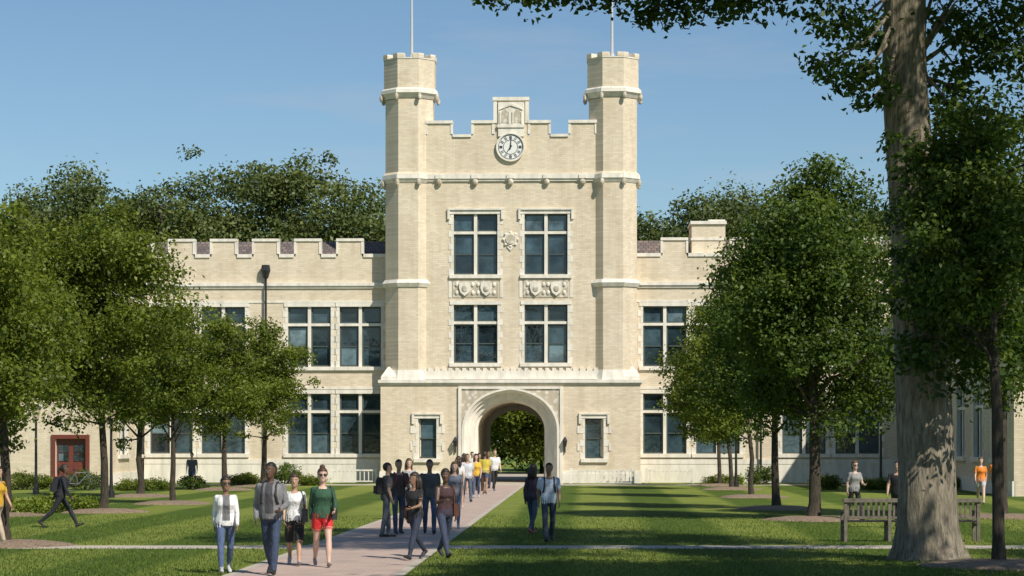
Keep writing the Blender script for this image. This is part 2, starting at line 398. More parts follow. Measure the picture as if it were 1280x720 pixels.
mb.box(TX(621), TX(655), my - 0.16, my - 0.1, TZ(158), TZ(154), 1)
for px in (569, 706):
    c = TX(px); z = TZ(556)
    mb.box(c - 0.03, c + 0.03, -0.3, 0.0, z + 0.35, z + 0.4, 6)
    mb.prism_xy(octo(c, -0.3, 0.07), z - 0.1, octo(c, -0.3, 0.11), z + 0.2, 6)
    mb.prism_xy(octo(c, -0.3, 0.13), z + 0.2, octo(c, -0.3, 0.02), z + 0.42, 6)
    mb.box(c - 0.03, c + 0.03, -0.12, -0.0, z - 0.4, z + 0.35, 6)
for cx, sgn in ((TX(509.5), -1), (TX(766), 1)):
    cy = 1.36; a = 1.25
    mb.prism_xy(octo(cx, cy, a), 0, octo(cx, cy, a), TZ(122), 0)
    mb.prism_xy(octo(cx, cy, a + 0.16), bz + 0.145, octo(cx, cy, a + 0.02), TZ(462), 1)
    zz = TZ(352)
    mb.prism_xy(octo(cx, cy, a + 0.06), zz - 0.25, octo(cx, cy, a + 0.17), zz - 0.05, 1)
    mb.prism_xy(octo(cx, cy, a + 0.17), zz - 0.047, octo(cx, cy, a + 0.04), zz + 0.14, 1)
    zz = TZ(220)
    mb.prism_xy(octo(cx, cy, a + 0.03), zz - 0.3, octo(cx, cy, a + 0.15), zz - 0.1, 1)
    mb.prism_xy(octo(cx, cy, a + 0.17), zz - 0.097, octo(cx, cy, a + 0.15), zz + 0.12, 1)
    mb.prism_xy(octo(cx, cy, a + 0.15), zz + 0.123, octo(cx, cy, a + 0.01), zz + 0.26, 0)
    for v in octo(cx, cy, a + 0.12):
        mb.ell((v[0], v[1], zz - 0.3), (0.12, 0.12, 0.2), 4, 8, 6)
    zz = TZ(113)
    mb.prism_xy(octo(cx, cy, a + 0.02), zz - 0.34, octo(cx, cy, a + 0.2), zz - 0.08, 1)
    mb.prism_xy(octo(cx, cy, a + 0.24), zz - 0.077, octo(cx, cy, a + 0.22), zz + 0.1, 1)
    mb.prism_xy(octo(cx, cy, a + 0.22), zz + 0.103, octo(cx, cy, a + 0.09), zz + 0.2, 1)
    for v in octo(cx, cy, a + 0.2):
        mb.ell((v[0], v[1], zz - 0.28), (0.11, 0.11, 0.2), 4, 8, 6)
    mb.prism_xy(octo(cx, cy, a + 0.08), zz + 0.2, octo(cx, cy, a + 0.08), TZ(72), 0)
    o = octo(cx, cy, a + 0.12); oi = octo(cx, cy, a - 0.25)
    mb.prism_xy(octo(cx, cy, a + 0.11), TZ(72) + 0.002, octo(cx, cy, a + 0.11), TZ(70.5), 1)
    for i in range(8):
        p, q = Vector(o[i]), Vector(o[(i + 1) % 8]); pi, qi = Vector(oi[i]), Vector(oi[(i + 1) % 8])
        for t0, t1 in ((0.0, 0.3), (0.7, 1.0)):
            pts = [p.lerp(q, t0), p.lerp(q, t1), pi.lerp(qi, t1), pi.lerp(qi, t0)]
            pts = [(v.x, v.y) for v in pts]
            mb.prism_xy(pts, TZ(70.5) + 0.002, pts, TZ(67), 0)
            mb.prism_xy(pts, TZ(67) + 0.002, pts, TZ(65), 1)
    pc = TX(485) if sgn < 0 else TX(790)
    q = [(pc - 0.4, 0.0), (pc + 0.4, 0.0), (pc + 0.4, 0.8), (pc - 0.4, 0.8)]; q2 = [(pc - 0.05, 0.3), (pc + 0.05, 0.3), (pc + 0.05, 0.4), (pc - 0.05, 0.4)]
    mb.prism_xy(q, bz + 0.142, q, bz + 0.3, 1); mb.prism_xy(q, bz + 0.302, q2, TZ(458), 1)
mb.obj('tower_body', BM, tower)
fp = MB()
for cx in (TX(511.5), TX(765)):
    fp.tube([(cx, 1.36, TZ(72)), (cx, 1.36, TZ(-30))], [0.085, 0.05], 10, 0); fp.tube([(cx, 1.36, TZ(70)), (cx, 1.36, TZ(62))], [0.16, 0.12], 10, 0)
fp.obj('flagpoles', [M_POLE], tower)
ck = MB(); cc = TX(637.5); cz = TZ(182.5); R = 0.68; yf = my - 0.11
def ring(mbx, r0, r1, y0, y1, mat, n=40):
    for i in range(n):
        a0 = 2 * math.pi * i / n; a1 = 2 * math.pi * (i + 1) / n
        P = lambda r, a, y: (cc + r * math.cos(a), y, cz + r * math.sin(a))
        mbx.quad(P(r0, a0, y0), P(r1, a0, y0), P(r1, a1, y0), P(r0, a1, y0), mat)
        mbx.quad(P(r1, a0, y0), P(r1, a1, y0), P(r1, a1, y1), P(r1, a0, y1), mat)
        if r0 > 0: mbx.quad(P(r0, a0, y0), P(r0, a1, y0), P(r0, a1, y1), P(r0, a0, y1), mat)
ring(ck, 0, R, yf, my, 0); ring(ck, R, R + 0.07, yf - 0.05, my, 1); ring(ck, 0.36, 0.385, yf - 0.012, yf, 2); ring(ck, 0.61, 0.64, yf - 0.012, yf, 2)
for i in range(12):
    a = math.pi * i / 6
    ca, sa = math.sin(a), math.cos(a)
    for off in ((-0.035, 0.035) if i % 3 else (-0.05, 0.0, 0.05)):
        w = 0.016
        pts = [(cc + ca * r + sa * (off + t), cz + sa * r - ca * (off + t)) for r, t in ((0.42, -w), (0.42, w), (0.58, w), (0.58, -w))]
        ck.prism_xz(pts, yf - 0.012, yf - 0.002, 2)
for ang, L, w in ((math.radians(215), 0.34, 0.04), (math.radians(5), 0.54, 0.028)):
    ca, sa = math.sin(ang), math.cos(ang)
    pts = [(cc + ca * r + sa * t, cz + sa * r - ca * t) for r, t in ((-0.1, -w), (-0.1, w), (L, w * 0.3), (L, -w * 0.3))]
    ck.prism_xz(pts, yf - 0.05, yf - 0.03, 2)
ck.obj('clock_face', [M_WHITE, M_STONE, M_BLACK], tower)

# wings ---------------------------------------------------------
def wing(name, x0, x1, cols, merl, pipes):
    e = empty(name, (-0.07, D, 0), ROT); mb = MB(); y = 1.8; top = WZ(320)
    holes = []
    for a, b in cols:
        holes += [(WX(a), WX(b), WZ(458), WZ(383)), (WX(a), WX(b), WZ(567), WZ(492))]
    wall(mb, x0, x1, 0, top, y, holes, 0.3, 0, 1)
    for h in holes: window(mb, *h, y, cols=2, tr=0.30, quoin=True, hood=False)
    mb.box(x0, x1, y - 0.16, y + 0.05, WZ(357), WZ(353), 1); mb.box(x0, x1, y - 0.08, y + 0.05, WZ(360), WZ(357) - 0.003, 1)
    mb.box(x0, x1, y - 0.035, y + 0.05, WZ(378), WZ(375.5), 1)
    mb.box(x0, x1, y - 0.04, y + 0.05, WZ(486.5), WZ(483.5), 1)
    mb.box(x0, x1, y - 0.07, y + 0.05, WZ(580), WZ(574), 1); mb.box(x0, x1, y - 0.05, y + 0.05, 0, WZ(580) - 0.003, 1)
    last = x0
    for a, b in merl:
        A, B = WX(a), WX(b)
        mb.box(A, B, y, y + 0.4, top, WZ(301), 0); mb.box(A - 0.09, B + 0.09, y - 0.07, y + 0.47, WZ(301) + 0.002, WZ(297.5), 1)
        for xe in (A - 0.09, B - 0.03): mb.box(xe, xe + 0.12, y - 0.04, y + 0.44, top + 0.14, WZ(301), 1)
        if A - 0.1 > last: mb.box(last, A - 0.093, y - 0.07, y + 0.47, top - 0.05, top + 0.13, 1)
        last = B + 0.093
    if last < x1: mb.box(last, x1, y - 0.07, y + 0.47, top - 0.05, top + 0.13, 1)
    rz = WZ(296) * 1.0 + 0.1
    mb.quad((x0, y + 0.9, top - 0.35), (x1, y + 0.9, top - 0.35), (x1, y + 3.6, rz), (x0, y + 3.6, rz), 5)
    mb.quad((x0, y + 3.6, rz), (x1, y + 3.6, rz), (x1, y + 7.5, rz), (x0, y + 7.5, rz), 5)
    mb.quad((x0, y + 7.5, rz), (x1, y + 7.5, rz), (x1, y + 10, top - .3), (x0, y + 10, top - .3), 5)
    for xx in (x0, x1):
        mb.quad((xx, y, 0), (xx, y + 10, 0), (xx, y + 10, top), (xx, y, top), 0)
        mb.add([(xx, y + 0.9, top - 0.35), (xx, y + 3.6, rz), (xx, y + 7.5, rz), (xx, y + 10, top - .3)], [(0, 1, 2, 3)], 0)
    mb.quad((x0, y + 10, 0), (x1, y + 10, 0), (x1, y + 10, top), (x0, y + 10, top), 0)
    for p in pipes:
        c = WX(p)
        mb.tube([(c, y - 0.22, 0.2), (c, y - 0.22, WZ(346))], [0.06, 0.06], 8, 6)
        mb.prism_xy(octo(c, y - 0.25, 0.12), WZ(348), octo(c, y - 0.25, 0.24), WZ(338), 6); mb.prism_xy(octo(c, y - 0.25, 0.24), WZ(338) + .001, octo(c, y - 0.25, 0.2), WZ(331), 6)
        for zz in (2.4, 4.8, 7.2): mb.box(c - 0.12, c + 0.12, y - 0.2, y, zz, zz + 0.07, 6)
    mb.obj('wing_body', BM, e); return e, mb
wing('stone_wing_building', WX(176), TX(490), [(422, 474), (357, 411), (248, 303), (183, 237)],
     [(182, 185), (208, 238), (261, 291), (314, 344), (367, 397), (420, 450)], [330])
wing('stone_wing_building', TX(786), 24.0, [(802, 856), (868, 922), (975, 1029), (1041, 1095)],
     [(826, 856), (912, 938), (965, 991), (1018, 1044), (1071, 1097)], [948])
e = empty('stair_tower', (-0.07, D, 0), ROT); mb = MB()
mb.box(WX(863), WX(905), 2.3, 5.5, WZ(322) - .2, WZ(280), 0)
mb.box(WX(861.5), WX(906.5), 2.2, 5.6, WZ(280) + .003, WZ(276), 1)
mb.box(WX(884), WX(905), 2.35, 5.4, WZ(276) + .003, WZ(274), 1)
mb.box(WX(862), WX(906), 2.25, 5.5, WZ(300), WZ(297), 1)
mb.obj('block', BM, e)
def hall(name, x0, x1, y0, y1, H, front_windows, side=None, doors=()):
    e = empty(name, (-0.07, D, 0), ROT); mb = MB()
    holes = [(c - 1.1, c + 1.1, z, z + 3.1) for c in front_windows for z in (1.5, 5.9)]
    wall(mb, x0, x1, 0, H, y0, holes + [(d - 0.75, d + 0.75, 0, 2.3) for d in doors], 0.3, 0, 1)
    for h in holes: window(mb, *h, y0, 2, 0.3, True, True, True)
    for d in doors:
        mb.box(d - 0.75, d + 0.75, y0 + 0.2, y0 + 0.3, 0, 2.3, 7)
        for s in (-0.73, 0.03):
            mb.box(d + s + 0.1, d + s + 0.6, y0 + 0.17, y0 + 0.2, 0.2, 1.05, 7)
            for q in (0.1, 0.37):
                for zz in (1.2, 1.62): mb.box(d + s + q, d + s + q + 0.23, y0 + 0.16, y0 + 0.2, zz, zz + 0.36, 3)
        mb.box(d - 0.95, d - 0.76, y0 - 0.08, y0 + 0.1, 0, 2.5, 7); mb.box(d + 0.76, d + 0.95, y0 - 0.08, y0 + 0.1, 0, 2.5, 7); mb.box(d - 0.758, d + 0.758, y0 - 0.08, y0 + 0.1, 2.302, 2.5, 7)
    xs = side; L = y1 - y0
    if xs == x0: Mx = Matrix.Translation((x0, y1, 0)) @ Matrix.Rotation(-math.pi / 2, 4, 'Z')
    else: Mx = Matrix.Translation((x1, y0, 0)) @ Matrix.Rotation(math.pi / 2, 4, 'Z')
    mb.M = Mx
    hs = []; c = 3.0
    while c < L - 2:
        hs += [(c - 1.1, c + 1.1, 1.5, 4.6), (c - 1.1, c + 1.1, 5.9, 9.0 if H > 9.6 else H - 0.7)]; c += 4.4
    wall(mb, 0, L, 0, H, 0, hs, 0.3, 0, 1)
    for h in hs: window(mb, *h, 0, 2, 0.3, True, True, True)
    mb.box(0, L, -0.07, 0.05, 0, 0.6, 1); mb.box(0, L, -0.12, 0.05, H - 0.5, H - 0.35, 1)
    mb.M = None
    xo = x1 if xs == x0 else x0
    mb.quad((xo, y0, 0), (xo, y1, 0), (xo, y1, H), (xo, y0, H), 0)
    mb.box(x0 - 0.1, x1 + 0.1, y0 - 0.1, y0 + 0.4, H + 0.002, H + 0.2, 1)
    mb.box(xs - 0.1, xs + 0.4, y0 + 0.4, y1, H + 0.002, H + 0.2, 1) if xs == x0 else mb.box(xs - 0.4, xs + 0.1, y0 + 0.4, y1, H + 0.002, H + 0.2, 1)
    mb.quad((x0, y0, H), (x1, y0, H), (x1, y1, H), (x0, y1, H), 5)
    mb.obj('hall_body', BM, e)
hall('stone_hall_building', -34, WX(173), -6, 12, 9.4, [-31, -26.5], WX(173), [-21.6])
hall('stone_hall_building', 20.8, 34, -27, 1.7, 9.8, [24, 28.5], 20.8, [31.5])

def railing(x0, x1, y):
    e = empty('low_railing', (-0.07, D, 0), ROT); mb = MB()
    mb.box(x0, x1, y - 0.05, y + 0.05, 0.62, 0.7, 0); mb.box(x0, x1, y - 0.04, y + 0.04, 0.05, 0.12, 0)
    n = int((x1 - x0) / 0.22)
    for i in range(n + 1):
        x = x0 + (x1 - x0 - 0.06) * i / n; mb.box(x, x + 0.05, y - 0.025, y + 0.025, 0.12, 0.62, 0)
    for x in (x0, x1 - 0.14): mb.box(x, x + 0.14, y - 0.07, y + 0.07, 0, 0.8, 0)
    mb.obj('rails_and_posts', [M_STONE], e)
railing(TX(806), TX(868), 0.6); railing(TX(410), TX(470), 0.6); railing(TX(712), TX(792), -0.9)

# ---------------------------------------------------------------- ground
def grass_mat():
    m, nt, b = newmat('lawn_grass')
    o = objco(nt); sep = N(nt, 'ShaderNodeSeparateXYZ'); nt.links.new(o, sep.inputs[0])
    u = math_(nt, 'SUBTRACT', sep.outputs[0], math_(nt, 'MULTIPLY', sep.outputs[1], 0.0325))
    w = noise(nt, o, 0.25, 2)
    u2 = math_(nt, 'ADD', u, math_(nt, 'MULTIPLY', w, 0.5))
    s = math_(nt, 'SINE', math_(nt, 'MULTIPLY', u2, 2 * math.pi / 3.6))
    s = math_(nt, 'MULTIPLY_ADD', s, 1.6, 0.5)
    cl_ = N(nt, 'ShaderNodeClamp'); nt.links.new(s, cl_.inputs[0])
    stripe = mixc(nt, cl_.outputs[0], (0.080, 0.135, 0.022), (0.195, 0.25, 0.055))
    f1 = noise(nt, o, 0.35, 5); f2 = noise(nt, o, 9, 6, 0.75); f3 = noise(nt, mapping(nt, o, (1, 0.35, 1)), 40, 3, 0.8)
    c = mixc(nt, 1.0, stripe, ramp(nt, f1, [(0.3, (0.85, 0.88, 0.82)), (0.7, (1.3, 1.15, 1.1))]), 'MULTIPLY')
    c = mixc(nt, 1.0, c, ramp(nt, f2, [(0.25, (0.6, 0.65, 0.6)), (0.75, (1.35, 1.3, 1.25))]), 'MULTIPLY')
    c = mixc(nt, 1.0, c, ramp(nt, f3, [(0.25, (0.55, 0.6, 0.5)), (0.75, (1.45, 1.4, 1.4))]), 'MULTIPLY')
    nt.links.new(c, b.inputs['Base Color']); b.inputs['Roughness'].default_value = 0.9; b.inputs['Specular IOR Level'].default_value = 0.15
    bump(nt, b, f3, 0.8, 0.05)
    return m
mb = MB(); mb.quad((-1500, -1500, 0), (1500, -1500, 0), (1500, 2500, 0), (-1500, 2500, 0)); mb.obj('ground', [grass_mat()])
def paver_mat(name, c1, c2, mo, bw=0.4, bh=0.2):
    m, nt, b = newmat(name)
    o = objco(nt); br = N(nt, 'ShaderNodeTexBrick'); nt.links.new(o, br.inputs['Vector'])
    br.inputs['Scale'].default_value = 1; br.inputs['Brick Width'].default_value = bw; br.inputs['Row Height'].default_value = bh; br.inputs['Mortar Size'].default_value = 0.006
    br.inputs['Color1'].default_value = (*c1, 1); br.inputs['Color2'].default_value = (*c2, 1); br.inputs['Mortar'].default_value = (*mo, 1)
    c = mixc(nt, 1.0, br.outputs['Color'], ramp(nt, noise(nt, o, 1.1, 6), [(0.3, (0.84, 0.84, 0.84)), (0.7, (1.1, 1.08, 1.06))]), 'MULTIPLY')
    nt.links.new(c, b.inputs['Base Color']); b.inputs['Roughness'].default_value = 0.85
    bump(nt, b, noise(nt, o, 30), 0.3, 0.01)
    return m
P_BRICK = paver_mat('brick_pavers', (0.52, 0.40, 0.335), (0.46, 0.35, 0.295), (0.38, 0.30, 0.26), 0.2, 0.1)
P_CONC = paver_mat('concrete_paving', (0.50, 0.45, 0.37), (0.47, 0.42, 0.35), (0.30, 0.27, 0.22), 1.5, 1.5)
def pl(d): return -1.55 - (110 - d) * 0.0405 if d <= 110 else -1.9
def pr(d): return 0.45 - (110 - d) * 0.0325
mb = MB()
ds = list(range(-20, 111, 5))
for a, b in zip(ds[:-1], ds[1:]):
    mb.quad((pl(a), a, 0.008), (pr(a), a, 0.008), (pr(b), b, 0.008), (pl(b), b, 0.008), 0)
    mb.quad((pl(a) - 0.18, a, 0.0085), (pl(a) - 0.002, a, 0.0085), (pl(b) - 0.002, b, 0.0085), (pl(b) - 0.18, b, 0.0085), 1)
    mb.quad((pr(a) + 0.002, a, 0.0085), (pr(a) + 0.18, a, 0.0085), (pr(b) + 0.18, b, 0.0085), (pr(b) + 0.002, b, 0.0085), 1)
mb.obj('brick_path', [P_BRICK, P_CONC])
mb = MB()
mb.quad((-70, 45.6, 0.004), (70, 45.6, 0.004), (70, 47.0, 0.004), (-70, 47.0, 0.004)); mb.obj('cross_path', [P_CONC])
mb = MB(); mb.quad((-22, 110.3, 0.004), (20, 110.3, 0.004), (20, 113.2, 0.004), (-22, 113.2, 0.004))
mb.quad((-2.6, 113.2, 0.005), (2.6, 113.2, 0.005), (3.4, 152, 0.005), (-1.8, 152, 0.005)); mb.obj('entrance_pavement', [P_CONC])

# ---------------------------------------------------------------- leaves / trees
def leaf_mesh(name, C, Nn, S, T, mat, parent, seed=0, tang=None, wid=0.30):
    r = np.random.RandomState(seed); n = len(C)
    Nn = Nn / (np.linalg.norm(Nn, axis=1, keepdims=True) + 1e-9)
    t = r.normal(size=(n, 3)) if tang is None else tang
    t = t - Nn * (t * Nn).sum(1, keepdims=True); t /= (np.linalg.norm(t, axis=1, keepdims=True) + 1e-9)
    b = np.cross(Nn, t); S = S[:, None]
    v = np.empty((n, 4, 3), dtype=np.float32)
    v[:, 0] = C - t * S * 0.5; v[:, 1] = C + b * S * wid + Nn * S * 0.1 - t * S * 0.05
    v[:, 2] = C + t * S * 0.5 - Nn * S * 0.08; v[:, 3] = C - b * S * wid + Nn * S * 0.1 - t * S * 0.05
    me = bpy.data.meshes.new(name)
    me.vertices.add(n * 4); me.vertices.foreach_set('co', v.reshape(-1))
    me.loops.add(n * 4); me.loops.foreach_set('vertex_index', np.arange(n * 4, dtype=np.int32))
    me.polygons.add(n); me.polygons.foreach_set('loop_start', np.arange(0, n * 4, 4, dtype=np.int32))
    me.update(calc_edges=True)
    at = me.attributes.new('tint', 'FLOAT', 'POINT'); at.data.foreach_set('value', np.repeat(T, 4).astype(np.float32))
    me.materials.append(mat)
    ob = bpy.data.objects.new(name, me); COL.objects.link(ob)
    if parent: ob.parent = parent
    return ob
def clump_leaves(clumps, dens, size, seed, tw=14, sig=0.30):
    r = np.random.RandomState(seed); Cs = []; Ns = []; Ss = []; Ts = []
    for (x, y, z, R) in clumps:
        n = int(dens * R * R * 12.0); nt_ = max(5, int(tw * (0.6 + R)))
        d = r.normal(size=(nt_, 3)); d /= np.linalg.norm(d, axis=1, keepdims=True)
        tc = d * (R * r.uniform(0.25, 1.15, (nt_, 1)) ** 0.6) * np.array([1.1, 1.1, 0.75])
        idx = r.randint(0, nt_, n)
        off = r.normal(size=(n, 3)) * (sig * R) * np.array([1.15, 1.15, 0.7])
        p = tc[idx] + off
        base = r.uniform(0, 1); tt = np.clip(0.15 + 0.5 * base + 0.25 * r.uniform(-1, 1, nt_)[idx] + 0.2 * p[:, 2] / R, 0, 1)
        nn = p / (np.linalg.norm(p, axis=1, keepdims=True) + 1e-6) * 0.5 + np.array([0, 0, 0.5]) + r.normal(size=(n, 3)) * 0.6
        Cs.append(p + np.array([x, y, z])); Ns.append(nn); Ss.append(size * r.uniform(0.6, 1.35, n)); Ts.append(tt)
    return np.concatenate(Cs), np.concatenate(Ns), np.concatenate(Ss), np.concatenate(Ts)
def ell_clumps(c, rad, n, R, seed, minfill=0.25):
    """uneven crown: a handful of limb-lobes, each carrying clumps, plus stray sprays"""
    r = random.Random(seed); out = []; lobes = []
    nl = 13
    for i in range(nl):
        f = (i + 0.5) / nl; zz = -0.85 + 1.75 * f; a = i * 2.4 + seed
        wr = math.sqrt(max(0.05, 1 - zz * zz * 0.9)) * (1.0 - 0.22 * max(0, zz))
        q = r.uniform(0.42, 0.70)
        lobes.append((c[0] + math.cos(a) * rad[0] * wr * q, c[1] + math.sin(a) * rad[1] * wr * q, c[2] + zz * rad[2] * 0.68, r.uniform(0.30, 0.52)))
    lobes.append((c[0], c[1], c[2], 0.5)); lobes.append((c[0] + r.uniform(-.2, .2) * rad[0], c[1], c[2] + rad[2] * 0.72, 0.3)); tries = 0
    while len(out) < n and tries < n * 80:
        tries += 1
        lb = r.choice(lobes)
        d = Vector((r.gauss(0, 1), r.gauss(0, 1), r.gauss(0, 1))).normalized(); q = r.uniform(0.1, 1.0) ** 0.5
        p = Vector((lb[0] + d.x * rad[0] * lb[3] * q, lb[1] + d.y * rad[1] * lb[3] * q, lb[2] + d.z * min(rad[2], rad[0] * 1.25) * lb[3] * q))
        rr = R * r.uniform(0.55, 1.1)
        if all((p - Vector(o[:3])).length > 0.5 * min(rr, o[3]) for o in out): out.append((p.x, p.y, p.z, rr))
    for i in range(max(6, n // 5)):
        d = Vector((r.gauss(0, 1), r.gauss(0, 1), r.gauss(0, 0.9))).normalized(); q = r.uniform(0.86, 1.08)
        out.append((c[0] + d.x * rad[0] * q * 0.95, c[1] + d.y * rad[1] * q * 0.95, c[2] + d.z * rad[2] * q, R * r.uniform(0.28, 0.5)))
    return out
def limbs(mb, trunk_pts, trunk_r, clumps, n, seed, r0=0.07):
    r = random.Random(seed); cl = clumps[:]; r.shuffle(cl)
    top = Vector(trunk_pts[-1])
    for c in cl[:n]:
        p1 = Vector(c[:3])
        z = max(trunk_pts[0][2] + (top.z - trunk_pts[0][2]) * 0.3, min(top.z, p1.z - r.uniform(0.5, 1.4)))
        for a, b in zip(trunk_pts[:-1], trunk_pts[1:]):
            if a[2] <= z <= b[2]:
                t = (z - a[2]) / (b[2] - a[2] + 1e-6); p0 = Vector(a).lerp(Vector(b), t); break
        else: p0 = top
        L = (p1 - p0).length
        m1 = p0.lerp(p1, 0.35) + Vector((r.uniform(-1, 1), r.uniform(-1, 1), 0.3)) * 0.10 * L
        m2 = p0.lerp(p1, 0.7) + Vector((r.uniform(-1, 1), r.uniform(-1, 1), 0.5)) * 0.07 * L
        mb.tube([p0, m1, m2, p1], [r0, r0 * 0.65, r0 * 0.42, r0 * 0.15], 6)
M_MULCH = simple('bark_mulch', (0.24, 0.175, 0.12), 0.95, 0.5, 14, bmp=0.8)
def tree(name, x, y, H, cb, R, seed, off=(0, 0), dens=130, leaf=0.13, mat=L_ROW, nclump=60, cr=0.75, tr=0.13, lean=0.0, mulch=True):
    e = empty(name, (x, y, 0)); r = random.Random(seed)
    cen = (off[0], off[1], (H + cb) / 2)
    cl = ell_clumps(cen, (R - cr * 0.25, R - cr * 0.25, (H - cb) / 2 - cr * 0.3), nclump, cr, seed)
    C, Nn, S, T = clump_leaves(cl, dens, leaf, seed)
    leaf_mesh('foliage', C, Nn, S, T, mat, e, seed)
    mb = MB(); zs = [0, 0.12, 0.5, cb * 0.8, cb + (H - cb) * 0.3, cb + (H - cb) * 0.6, H * 0.93]
    pts = []
    for i, z in enumerate(zs):
        t = z / H; pts.append((off[0] * t * t * 1.2 + (r.uniform(-0.06, 0.06) if i > 1 else 0) + lean * z, off[1] * t * t, z))
    mb.tube(pts, [tr * 1.7, tr * 1.25, tr, tr * 0.88, tr * 0.6, tr * 0.35, tr * 0.1], 10)
    limbs(mb, pts, tr, cl, 26, seed, tr * 0.38)
    mb.obj('trunk_and_limbs', [BARK], e, smooth=True)
    if mulch:
        m2 = MB(); n = 28; ring0 = []
        for rr, zz in ((1.35, 0.002), (1.2, 0.05), (0.7, 0.11), (0.0, 0.13)):
            for i in range(n):
                th = 2 * math.pi * i / n; q = rr * (1 + 0.08 * math.sin(3 * th + seed) + 0.04 * r.uniform(-1, 1))
                ring0.append((q * math.cos(th), q * math.sin(th), zz))
        fs = [(j * n + i, j * n + (i + 1) % n, (j + 1) * n + (i + 1) % n, (j + 1) * n + i) for j in range(3) for i in range(n)]
        m2.add(ring0, fs, 0); m2.obj('mulch_ring', [M_MULCH], e, smooth=True)
    return e

TN = 'lawn_tree'
tree(TN, -10.6, 47, 7.4, 1.7, 2.15, 1, off=(-0.6, 0), dens=112, nclump=72, cr=0.7, leaf=0.11, tr=0.09)
tree(TN, -12.6, 69, 9.7, 1.9, 2.7, 2, off=(-0.3, 0), dens=95, nclump=80, cr=0.82, leaf=0.13)
tree(TN, -14.9, 66, 9.3, 2.0, 2.5, 22, off=(-0.6, 0), dens=92, nclump=70, cr=0.82, leaf=0.13)
tree(TN, -11.8, 78, 7.4, 1.7, 1.6, 3, dens=100, nclump=52, cr=0.58, tr=0.1, leaf=0.12)
tree(TN, -12.8, 100, 8.0, 1.7, 1.95, 4, off=(-0.1, 0), dens=88, nclump=54, cr=0.66, leaf=0.14)
tree(TN, -11.9, 107, 8.2, 1.4, 2.3, 5, off=(0.5, 0), dens=88, nclump=58, cr=0.68, leaf=0.14)
tree(TN, -14.6, 88, 8.2, 1.8, 2.0, 15, dens=88, nclump=52, cr=0.7, leaf=0.14)
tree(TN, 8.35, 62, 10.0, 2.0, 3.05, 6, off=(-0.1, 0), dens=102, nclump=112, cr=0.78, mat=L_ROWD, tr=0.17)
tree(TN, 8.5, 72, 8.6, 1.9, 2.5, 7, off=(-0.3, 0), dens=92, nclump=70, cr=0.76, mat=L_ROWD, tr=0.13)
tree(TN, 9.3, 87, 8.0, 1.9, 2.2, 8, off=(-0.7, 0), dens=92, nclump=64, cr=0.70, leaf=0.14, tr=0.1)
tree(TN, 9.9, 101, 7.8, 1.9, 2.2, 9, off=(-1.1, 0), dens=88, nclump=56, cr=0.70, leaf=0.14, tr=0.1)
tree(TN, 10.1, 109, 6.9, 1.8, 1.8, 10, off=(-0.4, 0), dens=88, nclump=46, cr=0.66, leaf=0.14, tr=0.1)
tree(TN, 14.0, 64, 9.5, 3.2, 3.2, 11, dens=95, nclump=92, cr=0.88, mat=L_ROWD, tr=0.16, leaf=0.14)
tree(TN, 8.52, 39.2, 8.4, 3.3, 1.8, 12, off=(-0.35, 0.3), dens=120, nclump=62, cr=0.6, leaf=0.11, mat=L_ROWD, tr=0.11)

# big oak --------------------------------------------------------
bx, by = (1158 - 640) * 41.4 / F, 41.4
e = empty('oak_tree', (bx, by, 0)); mb = MB()
s = 41.4 / F
def Q(px, py, dy=0.0, r=0.8): return ((px - 1158) * s, dy, 2.2 + (551 - py) * s, r)
prof = [(1160, 703, .76), (1160, 696, .68), (1159, 682, .61), (1158, 655, .55), (1157, 600, .52), (1153, 500, .50), (1149, 400, .48), (1146, 300, .455), (1138, 200, .43), (1131, 100, .41), (1132, 0, .38), (1136, -120, .33), (1142, -260, .26), (1146, -400, .16)]
pts = [Q(a, b)[:3] for a, b, c in prof]; pts[0] = (pts[0][0], 0, -0.05)
def jit(th, i):
    fl = max(0, 1 - i / 3.5)
    return 1 + 0.16 * fl * math.sin(5 * th + 0.8) + 0.05 * math.sin(3 * th + i * 0.5) + 0.025 * math.sin(11 * th + i)
mb.tube(pts, [p[2] for p in prof], 40, 0, True, jit)
rs = np.random.RandomState(8)
cl = []
for px, py, r in ((622, -16, .35), (655, -22, .42), (672, -2, .28), (715, -8, .45), (748, -10, .5), (770, 2, .4), (800, 8, .45), (812, 28, .3), (838, 14, .45), (862, 6, .42), (885, -4, .45), (905, 10, .3), (925, -4, .45), (955, -2, .4), (972, 4, .24),
                  (1030, 10, .5), (1060, 40, .55), (1040, 70, .4), (1075, 95, .5), (1050, 110, .35), (1075, 140, .3), (1090, 30, .5), (1025, 90, .28)):
    cl.append(Q(px, py, rs.uniform(-1.2, 1.0), r))
for px, py, r in ((1195, 20, .6), (1235, 40, .7), (1270, 70, .7), (1215, 90, .6), (1250, 130, .7), (1280, 170, .8), (1225, 160, .6), (1200, 60, .5), (1260, 10, .7), (1240, 220, .6), (1280, 260, .7), (1210, 240, .4), (1270, 320, .7), (1215, 310, .45), (1245, 370, .6), (1285, 410, .7), (1180, 100, .35), (1190, 140, .4), (1200, 200, .4)):
    cl.append(Q(px, py, rs.uniform(-0.3, 2.2), r))
for px, py, r in ((1150, 330, .45), (1172, 300, .4), (1135, 380, .5), (1170, 400, .55), (1150, 440, .5), (1185, 450, .5), (1128, 440, .4), (1195, 350, .5), (1165, 480, .35), (1120, 330, .35), (1118, 230, .3), (1150, 250, .28), (1210, 420, .5), (1225, 460, .45), (1112, 190, .3), (1100, 130, .3)):
    cl.append(Q(px, py, rs.uniform(-1.5, -0.8), r))
low = list(cl)
